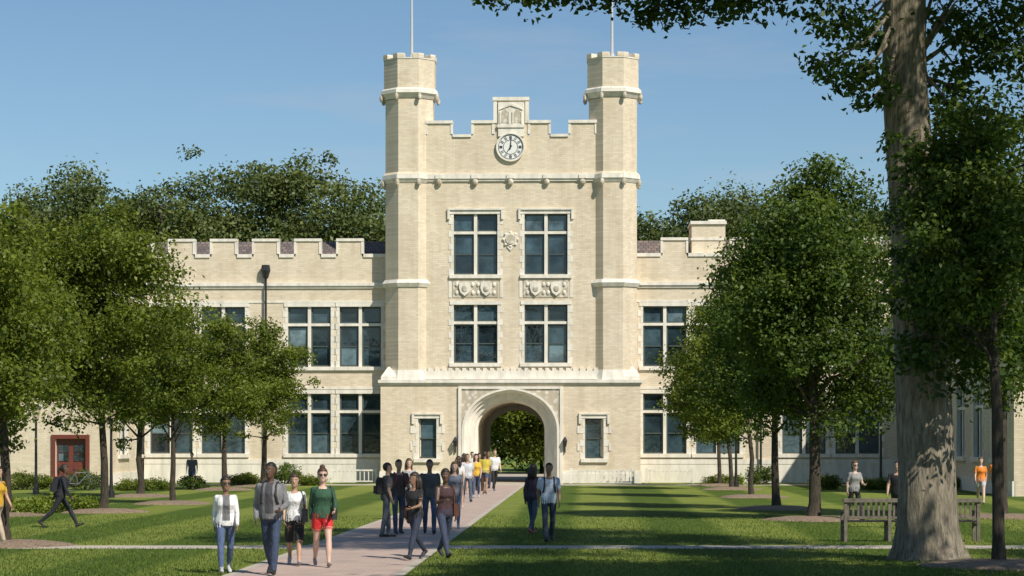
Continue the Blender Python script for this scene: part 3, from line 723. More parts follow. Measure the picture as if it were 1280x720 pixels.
for i in range(76):
    a = rs.uniform(0, 2 * math.pi); q = math.sqrt(rs.uniform(0.02, 1)) * 6.0; z = 11.6 + (1 - (q / 6.8) ** 2) * 6.5 * rs.uniform(0.05, 1)
    cl.append((q * math.cos(a) - 0.2, q * math.sin(a) - 2.0, z, rs.uniform(0.7, 1.15)))
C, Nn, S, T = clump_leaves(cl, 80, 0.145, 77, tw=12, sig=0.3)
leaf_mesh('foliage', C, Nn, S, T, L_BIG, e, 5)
limbs(mb, pts[5:], 0.3, cl[len(low):], 30, 4, 0.12)
def path_limb(P, r0):
    mb.tube(P, [r0 * (1 - 0.85 * i / (len(P) - 1)) for i in range(len(P))], 8)
path_limb([Q(1132, -60)[:3], Q(1040, -110, -0.4)[:3], Q(930, -95, -0.3)[:3], Q(820, -60, 0)[:3], Q(720, -45, 0.2)[:3], Q(620, -25, 0)[:3]], 0.2)
for c in low[:15]:
    path_limb([(c[0] + 0.5, c[1] * 0.4, max(c[2] + 0.9, 10.9)), (c[0] + 0.2, c[1] * 0.7, c[2] + 0.4), c[:3]], 0.035)
for c in low[15:23]: path_limb([Q(1134, -10)[:3], (c[0] * 0.5 + Q(1134, 0)[0] * .5, c[1] * 0.5, c[2] + 0.5), c[:3]], 0.05)
for c in low[23:42]: path_limb([Q(1136, 90)[:3] if c[2] > 8 else Q(1147, 300)[:3], (c[0] * 0.55 + Q(1140, 0)[0] * .45, c[1] * 0.5, c[2] + 0.5), c[:3]], 0.055)
mb.obj('trunk_and_limbs', [BARK_BIG], e, smooth=True)

# neighbours standing outside the view, whose crowns shade the foreground
def shade_tree(x, y, H, cb, R, seed, off):
    return tree('oak_tree', x, y, H, cb, R, seed, off=off, dens=26, nclump=68, cr=1.25, leaf=0.28, mat=L_BIG, tr=0.4, mulch=False)
shade_tree(14.0, 26, 17, 9.5, 6.3, 31, (-2.0, 0))
shade_tree(-12, 27, 15, 8.5, 4.6, 33, (4.0, 2))
shade_tree(22, 31, 17, 7, 6.5, 34, (0, 0))

# distant trees ---------------------------------------------------
e = empty('distant_trees', (0, 0, 0)); cl = []; rs = np.random.RandomState(12)
def far(px, top, d, R, n, cr=1.7, zb=3):
    x = (px - 640) * d / F; zt = 2.2 + (551 - top) * d / F
    for c in ell_clumps((x, d, (zt + zb) / 2), (R, R * 0.8, (zt - zb) / 2 - cr * 0.3), n, cr, int(px) + 7):
        if c[2] > 8: cl.append(c)
for px, top, d, R in ((-60, 235, 150, 7), (15, 222, 165, 5.5), (75, 205, 158, 6), (120, 228, 150, 5), (165, 228, 160, 5), (195, 212, 156, 5), (240, 193, 150, 6), (300, 184, 158, 6.5), (365, 190, 150, 6.5), (420, 206, 160, 6), (462, 225, 148, 5), (520, 240, 160, 5),
                      (760, 255, 160, 5), (818, 240, 158, 5), (885, 232, 152, 5.5), (945, 222, 160, 6), (1010, 228, 150, 6), (1080, 235, 160, 6), (1150, 225, 150, 6), (1220, 230, 160, 6), (1290, 225, 150, 7)):
    far(px, top, d, R, 60)
C, Nn, S, T = clump_leaves(cl, 17, 0.29, 99, tw=20, sig=0.30)
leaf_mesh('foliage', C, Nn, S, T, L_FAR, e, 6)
mb = MB()
for c in cl[::23]:
    mb.tube([(c[0], c[1], 0), (c[0], c[1], c[2])], [0.35, 0.15], 8)
mb.obj('trunks', [BARK], e)
tree('courtyard_tree', 2.0, 150, 7.5, 0.4, 4.5, 41, dens=30, nclump=90, cr=1.2, leaf=0.25, mat=L_ROW, mulch=False)
tree('courtyard_tree', -3.5, 158, 8, 0.4, 4.5, 42, dens=30, nclump=90, cr=1.2, leaf=0.25, mat=L_ROW, mulch=False)

# grass blades standing in the nearer lawn
r = np.random.RandomState(3); n = 70000
yy = 35.5 + 30 * r.uniform(0, 1, n) ** 1.4; xx = r.uniform(-1, 1, n) * yy * 0.25
L_ = -1.73 - (110 - yy) * 0.0405; R_ = 0.63 - (110 - yy) * 0.0325
keep = ~((xx > L_ - 0.03) & (xx < R_ + 0.03)) & ~((yy > 45.55) & (yy < 47.05))
xx = xx[keep]; yy = yy[keep]; n = len(xx)
C = np.stack([xx, yy, np.full(n, 0.022)], 1); Nn = np.stack([r.normal(size=n), r.normal(size=n), r.normal(size=n) * .2], 1)
tg = np.stack([r.normal(size=n) * .4, r.normal(size=n) * .4, np.ones(n)], 1)
leaf_mesh('grass', C, Nn, 0.05 * r.uniform(.6, 1.3, n), r.uniform(0, 1, n) * .8, L_GRASS, None, 2, tg, 0.16)

# shrubs and hedges ----------------------------------------------
def shrub(name, x, y, rx, ry, h, seed, mat=L_ROWD, leaf=0.09, dens=90):
    e = empty(name, (x, y, 0)); r = random.Random(seed); cl = []
    n = int(10 + 9 * rx * ry * 1.5 + rx * 5)
    for i in range(n):
        a = r.uniform(0, 2 * math.pi); q = math.sqrt(r.random())
        cl.append((math.cos(a) * q * rx, math.sin(a) * q * ry, 0.15 + (h - 0.35) * r.random() * math.sqrt(1 - 0.7 * q * q), 0.26 * r.uniform(0.8, 1.3)))
    C, Nn, S, T = clump_leaves(cl, dens * 2.2, leaf, seed, 8)
    C[:, 2] = np.abs(C[:, 2])
    leaf_mesh('foliage', C, Nn, S, T, mat, e, seed)
    mb = MB()
    for c in cl[::4]: mb.tube([(c[0] * 0.3, c[1] * 0.3, 0), c[:3]], [0.03, 0.01], 5)
    mb.obj('stems', [BARK], e)
def sh(px, py, w, h, seed, mat=L_ROWD, name='shrub'):
    x, dd = ground(px, py)
    shrub(name, x, dd, w * dd / F / 2, max(0.4, min(1.0, w * dd / F / 2)), h * dd / F, seed, mat)
sh(178, 613, 60, 16, 50, L_ROW, 'hedge'); sh(85, 640, 60, 24, 51, L_YEL); sh(35, 644, 50, 22, 52, L_YEL)
sh(355, 604, 44, 30, 53); sh(388, 607, 26, 14, 54, L_ROW); sh(240, 612, 26, 20, 55); sh(300, 606, 50, 15, 66, L_ROW, 'hedge')
sh(905, 607, 46, 14, 56, L_ROW, 'hedge'); sh(950, 606, 30, 26, 57); sh(1032, 612, 34, 26, 58, L_ROW); sh(1095, 612, 34, 16, 59, L_ROW, 'hedge')
sh(1205, 612, 34, 22, 60, L_ROW); sh(1232, 606, 50, 52, 61, L_ROWD); sh(1290, 614, 60, 24, 62, L_ROW); sh(105, 612, 40, 26, 63); sh(30, 612, 60, 24, 64, L_ROW, 'hedge'); sh(1150, 611, 50, 20, 65)

# ---------------------------------------------------------------- street furniture
def bench(x0, x1, y):
    e = empty('park_bench', ((x0 + x1) / 2, y, 0)); w = (x1 - x0) / 2; mb = MB()
    for x in (-w, -w / 3 - .03, w / 3 - .03, w - 0.07):
        mb.box(x, x + 0.07, -0.04, 0.03, 0, 0.86, 0); mb.box(x, x + 0.07, 0.44, 0.5, 0, 0.43 if abs(x) < w * .6 else 0.64, 0)
        mb.box(x + 0.01, x + 0.06, 0.03, 0.44, 0.34, 0.40, 0)
    for x in (-w - 0.01, w - 0.08): mb.box(x, x + 0.09, -0.03, 0.52, 0.642, 0.69, 0)
    mb.box(-w - 0.02, w + 0.02, -0.07, 0.05, 0.862, 0.95, 0); mb.box(-w + 0.07, w - 0.07, -0.02, 0.02, 0.50, 0.56, 0)
    for i in range(5): mb.box(-w, w, 0.032 + i * 0.1, 0.11 + i * 0.1, 0.432, 0.465, 0)
    n = int(2 * w / 0.11)
    for i in range(n):
        x = -w + 0.09 + i * (2 * w - 0.18) / (n - 1); mb.box(x - 0.025, x + 0.025, -0.012, 0.012, 0.561, 0.861, 0)
    mb.obj('frame_and_slats', [M_BENCH], e, bevel=0.006)
bench(7.2, 10.15, 48.6)
def lamp(px, py, h=3.7):
    x, y = ground(px, py); e = empty('street_lamp', (x, y, 0)); mb = MB()
    mb.tube([(0, 0, 0), (0, 0, 0.25), (0, 0, 0.3), (0, 0, 0.8), (0, 0, h - 0.7)], [0.14, 0.13, 0.08, 0.06, 0.045], 12, 0)
    mb.tube([(0, 0, h - 0.7), (0, 0, h - 0.62)], [0.05, 0.14], 10, 0)
    mb.tube([(0, 0, h - 0.618), (0, 0, h - 0.18)], [0.12, 0.2], 8, 1)
    mb.tube([(0, 0, h - 0.178), (0, 0, h - 0.12), (0, 0, h)], [0.25, 0.22, 0.03], 10, 0)
    mb.obj('post_and_lantern', [M_BLACK, M_LAMPGLASS], e)
lamp(139, 622); lamp(1101, 612); lamp(920, 609); lamp(45, 618)
def bicycle(x, y, rz):
    e = empty('bicycle', (x, y, 0), rz); mb = MB()
    for cx in (-0.5, 0.5):
        pts = [(cx + 0.33 * math.cos(t * math.pi / 12), 0, 0.34 + 0.33 * math.sin(t * math.pi / 12)) for t in range(25)]
        mb.tube(pts, [0.018] * 25, 6, 0, False)
        for t in range(8): mb.tube([(cx, 0, .34), (cx + .32 * math.cos(t * math.pi / 4), 0, .34 + .32 * math.sin(t * math.pi / 4))], [0.004, 0.004], 4, 1)
    for a, b in (((-.5, 0, .34), (-.2, 0, .8)), ((-.5, 0, .34), (-.08, 0, .3)), ((-.08, 0, .3), (-.24, 0, .9)), ((-.2, 0, .8), (.36, 0, .82)), ((-.08, 0, .3), (.38, 0, .75)), ((.5, 0, .34), (.34, 0, .98)), ((.34, -.25, 1.0), (.34, .25, 1.0))):
        mb.tube([a, b], [0.02, 0.02], 6, 1)
    mb.box(-.36, -.12, -.06, .06, .9, .95, 0); mb.obj('frame_and_wheels', [M_BLACK, simple('bike_paint', (.12, .12, .14), .4)], e)
bicycle((100 - 640) * 98 / F, 98, 0.5)

# ---------------------------------------------------------------- people
_fab = {}
def fabric(c, kind='cloth'):
    key = (tuple(c), kind)
    if key in _fab: return _fab[key]
    m, nt, b = newmat(kind + '_%d' % len(_fab)); o = objco(nt)
    f = noise(nt, mapping(nt, o, (1, 1, 0.6)), 9, 5)
    v = 0.28 if kind == 'cloth' else 0.1
    cc_ = ramp(nt, f, [(0.3, tuple(x * (1 - v) for x in c)), (0.7, tuple(min(1, x * (1 + v * .6)) for x in c))])
    nt.links.new(cc_, b.inputs['Base Color'])
    b.inputs['Roughness'].default_value = {'cloth': 0.85, 'skin': 0.5, 'hair': 0.55}.get(kind, 0.6)
    if kind == 'cloth': bump(nt, b, noise(nt, mapping(nt, o, (1, 1, 0.5)), 14, 3), 0.8, 0.04)
    _fab[key] = m; return m
DARK = (0.12, 0.065, 0.042); BROWN = (0.27, 0.155, 0.10); TAN = (0.46, 0.28, 0.19); PALE = (0.60, 0.40, 0.31)
JEAN = (0.085, 0.125, 0.23); DJEAN = (0.04, 0.06, 0.11); BLK = (0.02, 0.02, 0.023); WHT = (0.75, 0.75, 0.75)
def person(px, py, h, heading=0, sex='woman', skin=PALE, top=WHT, sleeve='short', bottom=JEAN, btype='pants', shoes=BLK, hair=(0.03, 0.02, 0.015),
           style='long', pack=None, bag=None, phase=1.0, arms=None, inner=None, glasses=False, lean=3, vox=0.013, amp=1.0, headturn=0, hood=False, pos=None):
    x, y = pos if pos else ground(px, py)
    fem = sex == 'woman'; sc = h / 1.76
    V = Vector
    allv = []; allf = []; lab = []
    labels = {}
    def L(name): return labels.setdefault(name, len(labels))
    def loft(rings, label):
        n = len(rings[0]); o = len(allv)
        for r in rings: allv.extend(r)
        lab.extend([L(label)] * (n * len(rings)))
        for i in range(len(rings) - 1):
            for q in range(n): q2 = (q + 1) % n; allf.append((o + i * n + q, o + i * n + q2, o + (i + 1) * n + q2, o + (i + 1) * n + q))
        allf.append(tuple(o + q for q in range(n - 1, -1, -1))); allf.append(tuple(o + (len(rings) - 1) * n + q for q in range(n)))
    def limb(a, b, r0, r1, label, side=V((1, 0, 0)), flat=1.0, n=12, mid=None):
        a, b = V(a), V(b); t = (b - a); Ln = t.length; t.normalize()
        s1 = side - t * side.dot(t)
        if s1.length < 0.05: s1 = V((0, 1, 0)) - t * t.y
        s1.normalize(); s2 = t.cross(s1); rings = []
        prof = [(-r0 * math.cos(x_), r0 * math.sin(x_)) for x_ in (0.15, 0.6, 1.1)]
        m = max(2, int(Ln / 0.03))
        for i in range(m + 1):
            u = i / m; r = r0 + (r1 - r0) * u
            if mid: r += mid * math.sin(math.pi * min(1, u * 1.3)) if u < 0.77 else 0
            prof.append((Ln * u, r))
        prof += [(Ln + r1 * math.cos(x_), r1 * math.sin(x_)) for x_ in (1.1, 0.6, 0.15)]
        for d_, r in prof:
            c = a + t * d_
            rings.append([c + s1 * (r * math.cos(2 * math.pi * q / n)) + s2 * (r * flat * math.sin(2 * math.pi * q / n)) for q in range(n)])
        loft(rings, label)
    hipz = 0.93
    ln = math.radians(lean); Ru = Matrix.Translation((0, 0, hipz)) @ Matrix.Rotation(ln, 4, 'X') @ Matrix.Translation((0, 0, -hipz))
    up = lambda p: Ru @ V(p)
    if fem:
        prof = [(0.84, .10, .08, 0), (0.88, .155, .115, .01), (0.95, .17, .125, .015), (1.02, .155, .11, .005), (1.10, .13, .095, 0), (1.18, .137, .10, -.005), (1.26, .152, .125, -.02), (1.33, .158, .115, -.012), (1.39, .15, .09, 0), (1.43, .10, .07, 0), (1.46, .06, .055, 0)]
    else:
        prof = [(0.84, .10, .08, 0), (0.88, .155, .11, .01), (0.95, .165, .12, .01), (1.02, .16, .115, 0), (1.10, .155, .11, 0), (1.20, .168, .12, -.005), (1.30, .188, .128, -.005), (1.37, .19, .115, 0), (1.41, .165, .095, .003), (1.44, .10, .07, .005), (1.47, .062, .06, .005)]
    def ring_at(z, rx, ry, yo, grow=0): return [up(((rx + grow) * math.cos(2 * math.pi * q / 20), yo + (ry + grow) * math.sin(2 * math.pi * q / 20), z)) for q in range(20)]
    def sampled(z0, z1, grow, label):
        rings = []; z = z0
        while z <= z1 + 1e-6:
            for p, q in zip(prof[:-1], prof[1:]):
                if p[0] <= z <= q[0] + 1e-9:
                    t = (z - p[0]) / (q[0] - p[0]); rings.append(ring_at(z, *[p[i] + (q[i] - p[i]) * t for i in (1, 2, 3)], grow)); break
            z += 0.025
        loft(rings, label)
    hem = 0.885
    loose = 0.010 if sleeve == 'none' else (0.020 if sleeve == 'long' else 0.016)
    if hood or inner: loose += 0.008
    sampled(0.84, 1.0, 0.004, 'bottom')
    sampled(hem, 1.44, loose, 'top')
    A = 24 * amp
    legp = [(A, 6, +1), (-A * .85, 22 if amp > 0.3 else 4, -1)] if phase > 0 else [(-A * .85, 22 if amp > .3 else 4, +1), (A, 6, -1)]
    for a, kn, s in legp:
        a, kn = math.radians(a), math.radians(kn)
        hx = 0.088 * s
        H_ = V((hx, 0, hipz - 0.02)); d1 = V((0.02 * s, -math.sin(a), -math.cos(a))).normalized(); K = H_ + d1 * 0.435
        d2 = V((-0.015 * s, -math.sin(a - kn), -math.cos(a - kn))).normalized(); An = K + d2 * 0.40
        if btype == 'pants':
            limb(H_, K, .090, .062, 'bottom'); limb(K, An + d2 * 0.01, .060, .050 if not fem else .041, 'bottom', mid=.006)
        else:
            limb(H_, H_ + d1 * (0.20 if btype == 'shorts' else 0.40), .098, .094 if btype == 'shorts' else .088, 'bottom')
            limb(H_ + d1 * .1, K, .082, .054, 'skin'); limb(K, An, .053, .036, 'skin', mid=.010)
        pitch = (a * 0.75 if a > 0 else a * 0.9 - kn * .5) if amp > .3 else 0
        fd = V((0.06 * s, -math.cos(pitch), math.sin(pitch))).normalized(); fdn = V((0, -math.sin(pitch), -math.cos(pitch)))
        heel = An + fdn * 0.045 - fd * 0.035
        limb(heel, heel + fd * 0.10, .038, .043, 'shoes', V((1, 0, 0)), 0.9); limb(heel + fd * 0.08 + fdn * .006, heel + fd * 0.20 + fdn * 0.012, .044, .036, 'shoes', V((1, 0, 0)), 0.68)
        limb(An - d2 * 0.02, heel + fd * .02, .036, .036, 'shoes' if btype == 'pants' else 'skin')
    limb(up((0, .008, 1.40)), up((0, -.005, 1.55)), .056, .05, 'skin')
    ht = math.radians(headturn); HR = Matrix.Translation(up((0, 0, 1.5))) @ Matrix.Rotation(ht, 4, 'Z') @ Matrix.Rotation(ln * 0.3, 4, 'X') @ Matrix.Translation((0, 0, -1.5))
    hp = lambda p: HR @ V(p)
    hprof = [(1.515, .02, .025, -.055), (1.525, .038, .045, -.045), (1.55, .055, .066, -.028), (1.58, .064, .082, -.015), (1.61, .070, .090, -.008), (1.64, .074, .096, -.002), (1.67, .077, .099, 0), (1.70, .076, .097, .002), (1.725, .067, .085, .003), (1.745, .048, .06, .004), (1.757, .022, .03, .005)]
    loft([[hp((rx * math.cos(2 * math.pi * q / 18), yo + ry * math.sin(2 * math.pi * q / 18), z)) for q in range(18)] for z, rx, ry, yo in hprof], 'skin')
    limb(hp((0, -.094, 1.65)), hp((0, -.106, 1.607)), .010, .014, 'skin', n=8)
    for s in (-1, 1): limb(hp((s * .076, .008, 1.655)), hp((s * .074, .004, 1.615)), .014, .010, 'skin', n=8)
    shx = 0.155 if fem else 0.183
    if arms is None: arms = [(-phase * 20 * amp - 2, 9, 18), (phase * 20 * amp - 2, 9, 18)]
    hands = []
    for s, (sa, ab, el) in zip((1, -1), arms):
        sa, ab, el = map(math.radians, (sa, ab, el))
        S_ = up((s * shx, .0, 1.385))
        rot = Ru.to_3x3()
        d1 = rot @ V((s * math.sin(ab), -math.sin(sa) * math.cos(ab), -math.cos(sa) * math.cos(ab))).normalized()
        E = S_ + d1 * 0.285
        inn = -0.35 * math.sin(el) * s
        d2 = rot @ V((s * math.sin(ab) * 0.5 + inn, -math.sin(sa + el), -math.cos(sa + el))).normalized()
        Wr = E + d2 * 0.235
        thick = 1.0 if fem else 1.12
        if sleeve == 'long':
            limb(S_, E, .056 * thick, .044 * thick, 'top'); limb(E, Wr - d2 * 0.01, .044 * thick, .033 * thick, 'top')
        elif sleeve == 'short':
            limb(S_, S_ + d1 * 0.17, .058 * thick, .054 * thick, 'top'); limb(S_ + d1 * .1, E, .043 * thick, .037 * thick, 'skin'); limb(E, Wr, .038 * thick, .024 * thick, 'skin')
        else:
            limb(S_, E, .048 * thick, .036 * thick, 'skin'); limb(E, Wr, .036 * thick, .024 * thick, 'skin')
        side = V((0, -1, 0)); side = (side - d2 * side.dot(d2)).normalized(); nrm = d2.cross(side).normalized()
        if nrm.dot(V((-s, 0, 0))) < 0: nrm = -nrm
        limb(Wr, Wr + d2 * 0.075, .026, .036, 'skin', side, 0.42)
        hands.append((Wr + d2 * 0.08, d2, side, nrm))
    if hood:
        pts = [up((.085 * math.cos(t * math.pi / 6), .02 + .075 * math.sin(t * math.pi / 6), 1.45 + .03 * math.sin(t * math.pi / 6))) for t in range(12)]
        for q in range(12): limb(pts[q], pts[(q + 1) % 12], .03, .03, 'top', n=8)
    zmin = min(v.z for v in allv)
    allv = [V((v.x, v.y, v.z - zmin)) for v in allv]
    me = bpy.data.meshes.new('tmp'); me.from_pydata([tuple(v) for v in allv], [], allf)
    bm = bmesh.new(); bm.from_mesh(me); bmesh.ops.recalc_face_normals(bm, faces=bm.faces); bm.to_mesh(me); bm.free()
    ob = bpy.data.objects.new('tmp', me); COL.objects.link(ob)
    md = ob.modifiers.new('r', 'REMESH'); md.mode = 'VOXEL'; md.voxel_size = vox
    sm = ob.modifiers.new('s', 'SMOOTH'); sm.factor = 0.5; sm.iterations = 2
    dg = bpy.context.evaluated_depsgraph_get(); ev = ob.evaluated_get(dg); body = bpy.data.meshes.new_from_object(ev)
    bpy.data.objects.remove(ob); bpy.data.meshes.remove(me)
    kd = kdtree.KDTree(len(allv))
    for i, v in enumerate(allv): kd.insert(v, i)
    kd.balance()
    inv = {v: k_ for k_, v in labels.items()}
    MATS = {'skin': fabric(skin, 'skin'), 'top': fabric(top), 'bottom': fabric(bottom), 'shoes': fabric(shoes, 'shoe'), 'inner': fabric(inner if inner else top)}
    order = ['skin', 'top', 'bottom', 'shoes', 'inner']; body.materials.clear()
    for o_ in order: body.materials.append(MATS[o_])
    mi = []
    for p in body.polygons:
        c = p.center; _, i, _ = kd.find(c); l = inv[lab[i]]
        if l == 'top' and inner and c.y < -0.03 and abs(c.x) < 0.055 + 0.03 * (1.5 - c.z) and c.z > 0.95 and 1.52 > c.z: l = 'inner'
        if l == 'top' and c.z > 1.40 - zmin and abs(c.x) < 0.07 and c.y < -0.01 and not hood: l = 'skin'
        mi.append(order.index(l))
    body.polygons.foreach_set('material_index', mi); body.polygons.foreach_set('use_smooth', [True] * len(mi)); body.name = 'body'
    e = empty(sex, (x, y, 0.012), math.radians(heading)); e.scale = (sc, sc, sc)
    bo = bpy.data.objects.new('body', body); COL.objects.link(bo); bo.parent = e
    Z = Matrix.Translation((0, 0, -zmin))
    mb = MB(); mb.M = Z
    for (w, d, s, nm) in hands:
        for i, (off, Ln) in enumerate(((-.026, .055), (-.009, .068), (.009, .072), (.026, .064))):
            b0 = w + s * off - d * 0.012
            b1 = b0 + (d + nm * 0.25).normalized() * Ln * 0.45; b2 = b1 + (d + nm * 0.75).normalized() * Ln * 0.35; b3 = b2 + (d * 0.8 + nm * 1.0).normalized() * Ln * 0.3
            mb.tube([b0, b1, b2, b3], [.0088, .0085, .0078, .005], 6)
        t0 = w + s * 0.022 - d * 0.055; t1 = t0 + (s + d * 0.8 + nm * .4).normalized() * 0.038; t2 = t1 + (d + s * .25 + nm * .5).normalized() * 0.03
        mb.tube([t0, t1, t2], [.012, .010, .007], 6)
    mb.obj('fingers', [MATS['skin']], e, smooth=True)
    mb = MB(); mb.M = Z @ HR
    for s in (-1, 1):
        mb.ell((s * .031, -.0895, 1.645), (.014, .006, .008), 0, 10, 6); mb.ell((s * .031, -.0945, 1.645), (.006, .004, .006), 1, 8, 6)
        mb.box(s * .031 - .017, s * .031 + .017, -.098, -.088, 1.662, 1.667, 1)
        if glasses: mb.ell((s * .033, -.1, 1.643), (.028, .008, .02), 1, 12, 6); mb.box(s * .07 - .01, s * .07 + .01, -.09, 0.0, 1.648, 1.656, 1)
    if glasses: mb.box(-.012, .012, -.106, -.098, 1.644, 1.652, 1)
    mb.ell((0, -.0865, 1.577), (.024, .010, .007), 2, 10, 6)
    mb.obj('face_features', [fabric((.7, .68, .65), 'eye'), fabric((.01, .01, .01), 'eye'), fabric(tuple(c * q for c, q in zip(skin, (.85, .5, .5))), 'skin')], e, smooth=True)
    mb = MB(); mb.M = Z @ HR
    def hf(p):
        x_, y_, z_ = p
        if (y_ < -0.015 and z_ < 1.705) or (y_ < .03 and z_ < 1.63 and style in ('short', 'bun', 'pony')) or z_ < 1.57:
            return (x_ * .7, .02 + (y_ - .02) * .6, z_)
        w_ = 1 + 0.03 * math.sin(x_ * 160) * math.cos(y_ * 140 + z_ * 90)
        return (x_ * w_, y_ * w_, z_)
    g = .014 if style != 'short' else 0.006
    mb.ell((0, .012, 1.665), (.080 + g, .104 + g, .105 + g), 0, 22, 16, hf)
    if style == 'long':
        for sx in (-.05, 0, .05): mb.tube([(sx, .075, 1.68), (sx * 1.25, .095, 1.58), (sx * 1.5, .09, 1.47), (sx * 1.4, .10, 1.36)], [.045, .05, .045, .015], 10)
        for sx in (-1, 1): mb.tube([(sx * .07, .02, 1.69), (sx * .083, .03, 1.58), (sx * .085, .02, 1.48), (sx * .09, .0, 1.40)], [.028, .03, .026, .01], 8)
    if style == 'pony': mb.tube([(0, .10, 1.70), (0, .145, 1.68), (0, .16, 1.58), (0, .15, 1.48)], [.02, .03, .032, .008], 8)
    if style == 'bun': mb.ell((0, .04, 1.785), (.05, .05, .04), 0, 12, 8)
    mb.obj('hair', [fabric(hair, 'hair')], e, smooth=True)
    if pack:
        mb = MB(); mb.M = Z @ Ru
        mb.box(-.14, .14, .12, .26, 1.0, 1.36, 0); mb.box(-.11, .11, .262, .31, 1.02, 1.2, 0); mb.box(-.10, .10, .14, .24, 1.362, 1.41, 0)
        for s in (-1, 1): mb.tube([(s * .09, .13, 1.34), (s * .10, .08, 1.43), (s * .105, .0, 1.455), (s * .105, -.10, 1.40), (s * .11, -.15, 1.28), (s * .13, -.12, 1.15), (s * .15, .04, 1.06), (s * .12, .13, 1.03)], [.02] * 8, 8)
        mb.obj('backpack', [fabric(pack)], e, bevel=0.035)
    if bag:
        mb = MB(); mb.M = Z @ Ru
        s = bag[3] if len(bag) > 3 else 1
        xx = .20 * s
        mb.box(xx - .055, xx + .055, -.10, .18, .86, 1.10, 0)
        mb.tube([(xx, -.06, 1.08), (xx * .9, -.10, 1.25), (s * .13, -.03, 1.455), (s * .15, .08, 1.4), (xx, .14, 1.08)], [.013] * 5, 6)
        mb.obj('shoulder_bag', [fabric(bag[:3])], e, bevel=0.025)
    return e
person(282, 718, 1.62, 12, 'woman', BROWN, (0.76, 0.76, 0.77), 'long', JEAN, 'pants', (.5, .5, .5), style='pony', inner=(.16, .16, .17), glasses=True, phase=-1, vox=.011, amp=.8, headturn=10)
person(339, 719, 1.85, -8, 'man', DARK, (0.20, 0.20, 0.21), 'long', DJEAN, 'pants', BLK, (.01, .01, .01), 'short', pack=(.03, .03, .03), phase=1, vox=.011, amp=.75, hood=True, inner=(.07, .07, .08), arms=[(5, 14, 70), (-5, 12, 30)], headturn=-15)
person(368, 707, 1.64, 5, 'woman', TAN, (0.74, 0.76, 0.76), 'short', BLK, 'long_shorts', (.4, .4, .4), (.06, .03, .02), 'pony', phase=1, vox=.012, bag=(.1, .1, .1, 1))
person(403, 709, 1.74, 10, 'woman', PALE, (0.03, 0.09, 0.05), 'long', (0.68, 0.03, 0.035), 'shorts', (.35, .3, .28), (.07, .035, .02), 'bun', glasses=True, phase=1, vox=.011, amp=.85, bag=(.03, .03, .03, 1), arms=[(15, 14, 55), (-15, 9, 15)])
person(76, 660, 1.68, 95, 'woman', DARK, (0.02, 0.02, 0.03), 'long', (.02, .02, .03), 'pants', BLK, style='pony', pack=(.02, .02, .03), phase=1, amp=1.35, lean=10)
person(-4, 683, 1.70, 60, 'woman', TAN, (.6, .35, .03), 'short', (.5, .4, .3), 'pants', BLK, style='long', phase=-1)
person(240, 612, 1.70, 0, 'man', PALE, (.1, .1, .12), 'short', JEAN, 'shorts', (.5, .5, .5), style='short', phase=1, vox=.018)
person(483, 672, 1.68, 100, 'man', TAN, (.12, .11, .11), 'short', (.12, .13, .15), 'pants', BLK, style='short', pack=(.02, .02, .02), phase=1, amp=.3, vox=.014)
person(498, 668, 1.74, 20, 'man', TAN, (.07, .06, .06), 'short', (.05, .07, .12), 'pants', BLK, style='short', phase=-1, amp=.3, pack=(.25, .03, .03), vox=.014, arms=[(10, 10, 70), (0, 8, 10)])
person(519, 700, 1.64, -35, 'woman', BROWN, (.02, .02, .022), 'short', (.03, .04, .07), 'pants', BLK, style='long', phase=1, amp=1.0, bag=(.03, .02, .02, -1), arms=[(20, 10, 60), (-10, 10, 20)], headturn=-20)
person(556, 698, 1.72, 25, 'woman', DARK, (.06, .03, .035), 'none', (.045, .06, .11), 'pants', BLK, style='pony', phase=-1, amp=1.15, bag=(.10, .035, .02, 1), arms=[(-5, 12, 25), (25, 12, 80)], headturn=-25)
person(537, 668, 1.76, 5, 'man', BROWN, (.09, .09, .10), 'short', (.06, .09, .16), 'pants', BLK, style='short', phase=1, amp=.7, vox=.014)
person(568, 662, 1.68, 0, 'woman', PALE, (.24, .25, .30), 'short', (.18, .30, .50), 'pants', (.3, .3, .3), (.12, .07, .03), 'long', phase=-1, amp=.7, vox=.014)
person(511, 650, 1.70, 10, 'woman', PALE, (.35, .35, .35), 'short', DJEAN, 'pants', BLK, (.1, .06, .03), 'long', phase=-1, amp=.6, vox=.015)
far_people = [(573, 636, 1.70, (.7, .7, .7), (.1, .15, .25), 'woman'), (584, 628, 1.74, (.6, .62, .66), (.08, .1, .14), 'man'), (595, 623, 1.70, (.75, .45, .05), (.06, .09, .17), 'woman'), (606, 618, 1.76, (.62, .5, .08), (.06, .08, .14), 'man'),
              (618, 614, 1.82, (.78, .78, .78), (.02, .02, .02), 'man'), (599, 614, 1.66, (.10, .16, .28), (.03, .03, .04), 'woman'), (580, 618, 1.68, (.72, .72, .72), (.03, .04, .06), 'woman'), (611, 611, 1.7, (.3, .05, .05), (.05, .06, .1), 'woman'), (590, 611, 1.7, (.6, .6, .55), (.05, .06, .1), 'man')]
for i, (a, b, hh, t_, bt, sx) in enumerate(far_people):
    person(a, b, hh, (i * 37) % 50 - 25 if i % 3 else 170, sx, (PALE, TAN, PALE, BROWN)[i % 4], t_, 'short', bt, 'pants' if i % 3 else 'shorts', BLK if i % 2 else (.4, .4, .4), ((.05, .03, .02), (.15, .09, .04), (.02, .015, .01))[i % 3], 'short' if sx == 'man' else ('long', 'pony')[i % 2], phase=1 if i % 2 else -1, amp=.7, vox=.02)
person(666, 668, 1.64, 150, 'woman', DARK, (.045, .03, .05), 'long', (.05, .08, .13), 'pants', (.3, .1, .1), style='long', phase=1, amp=.6, vox=.014)
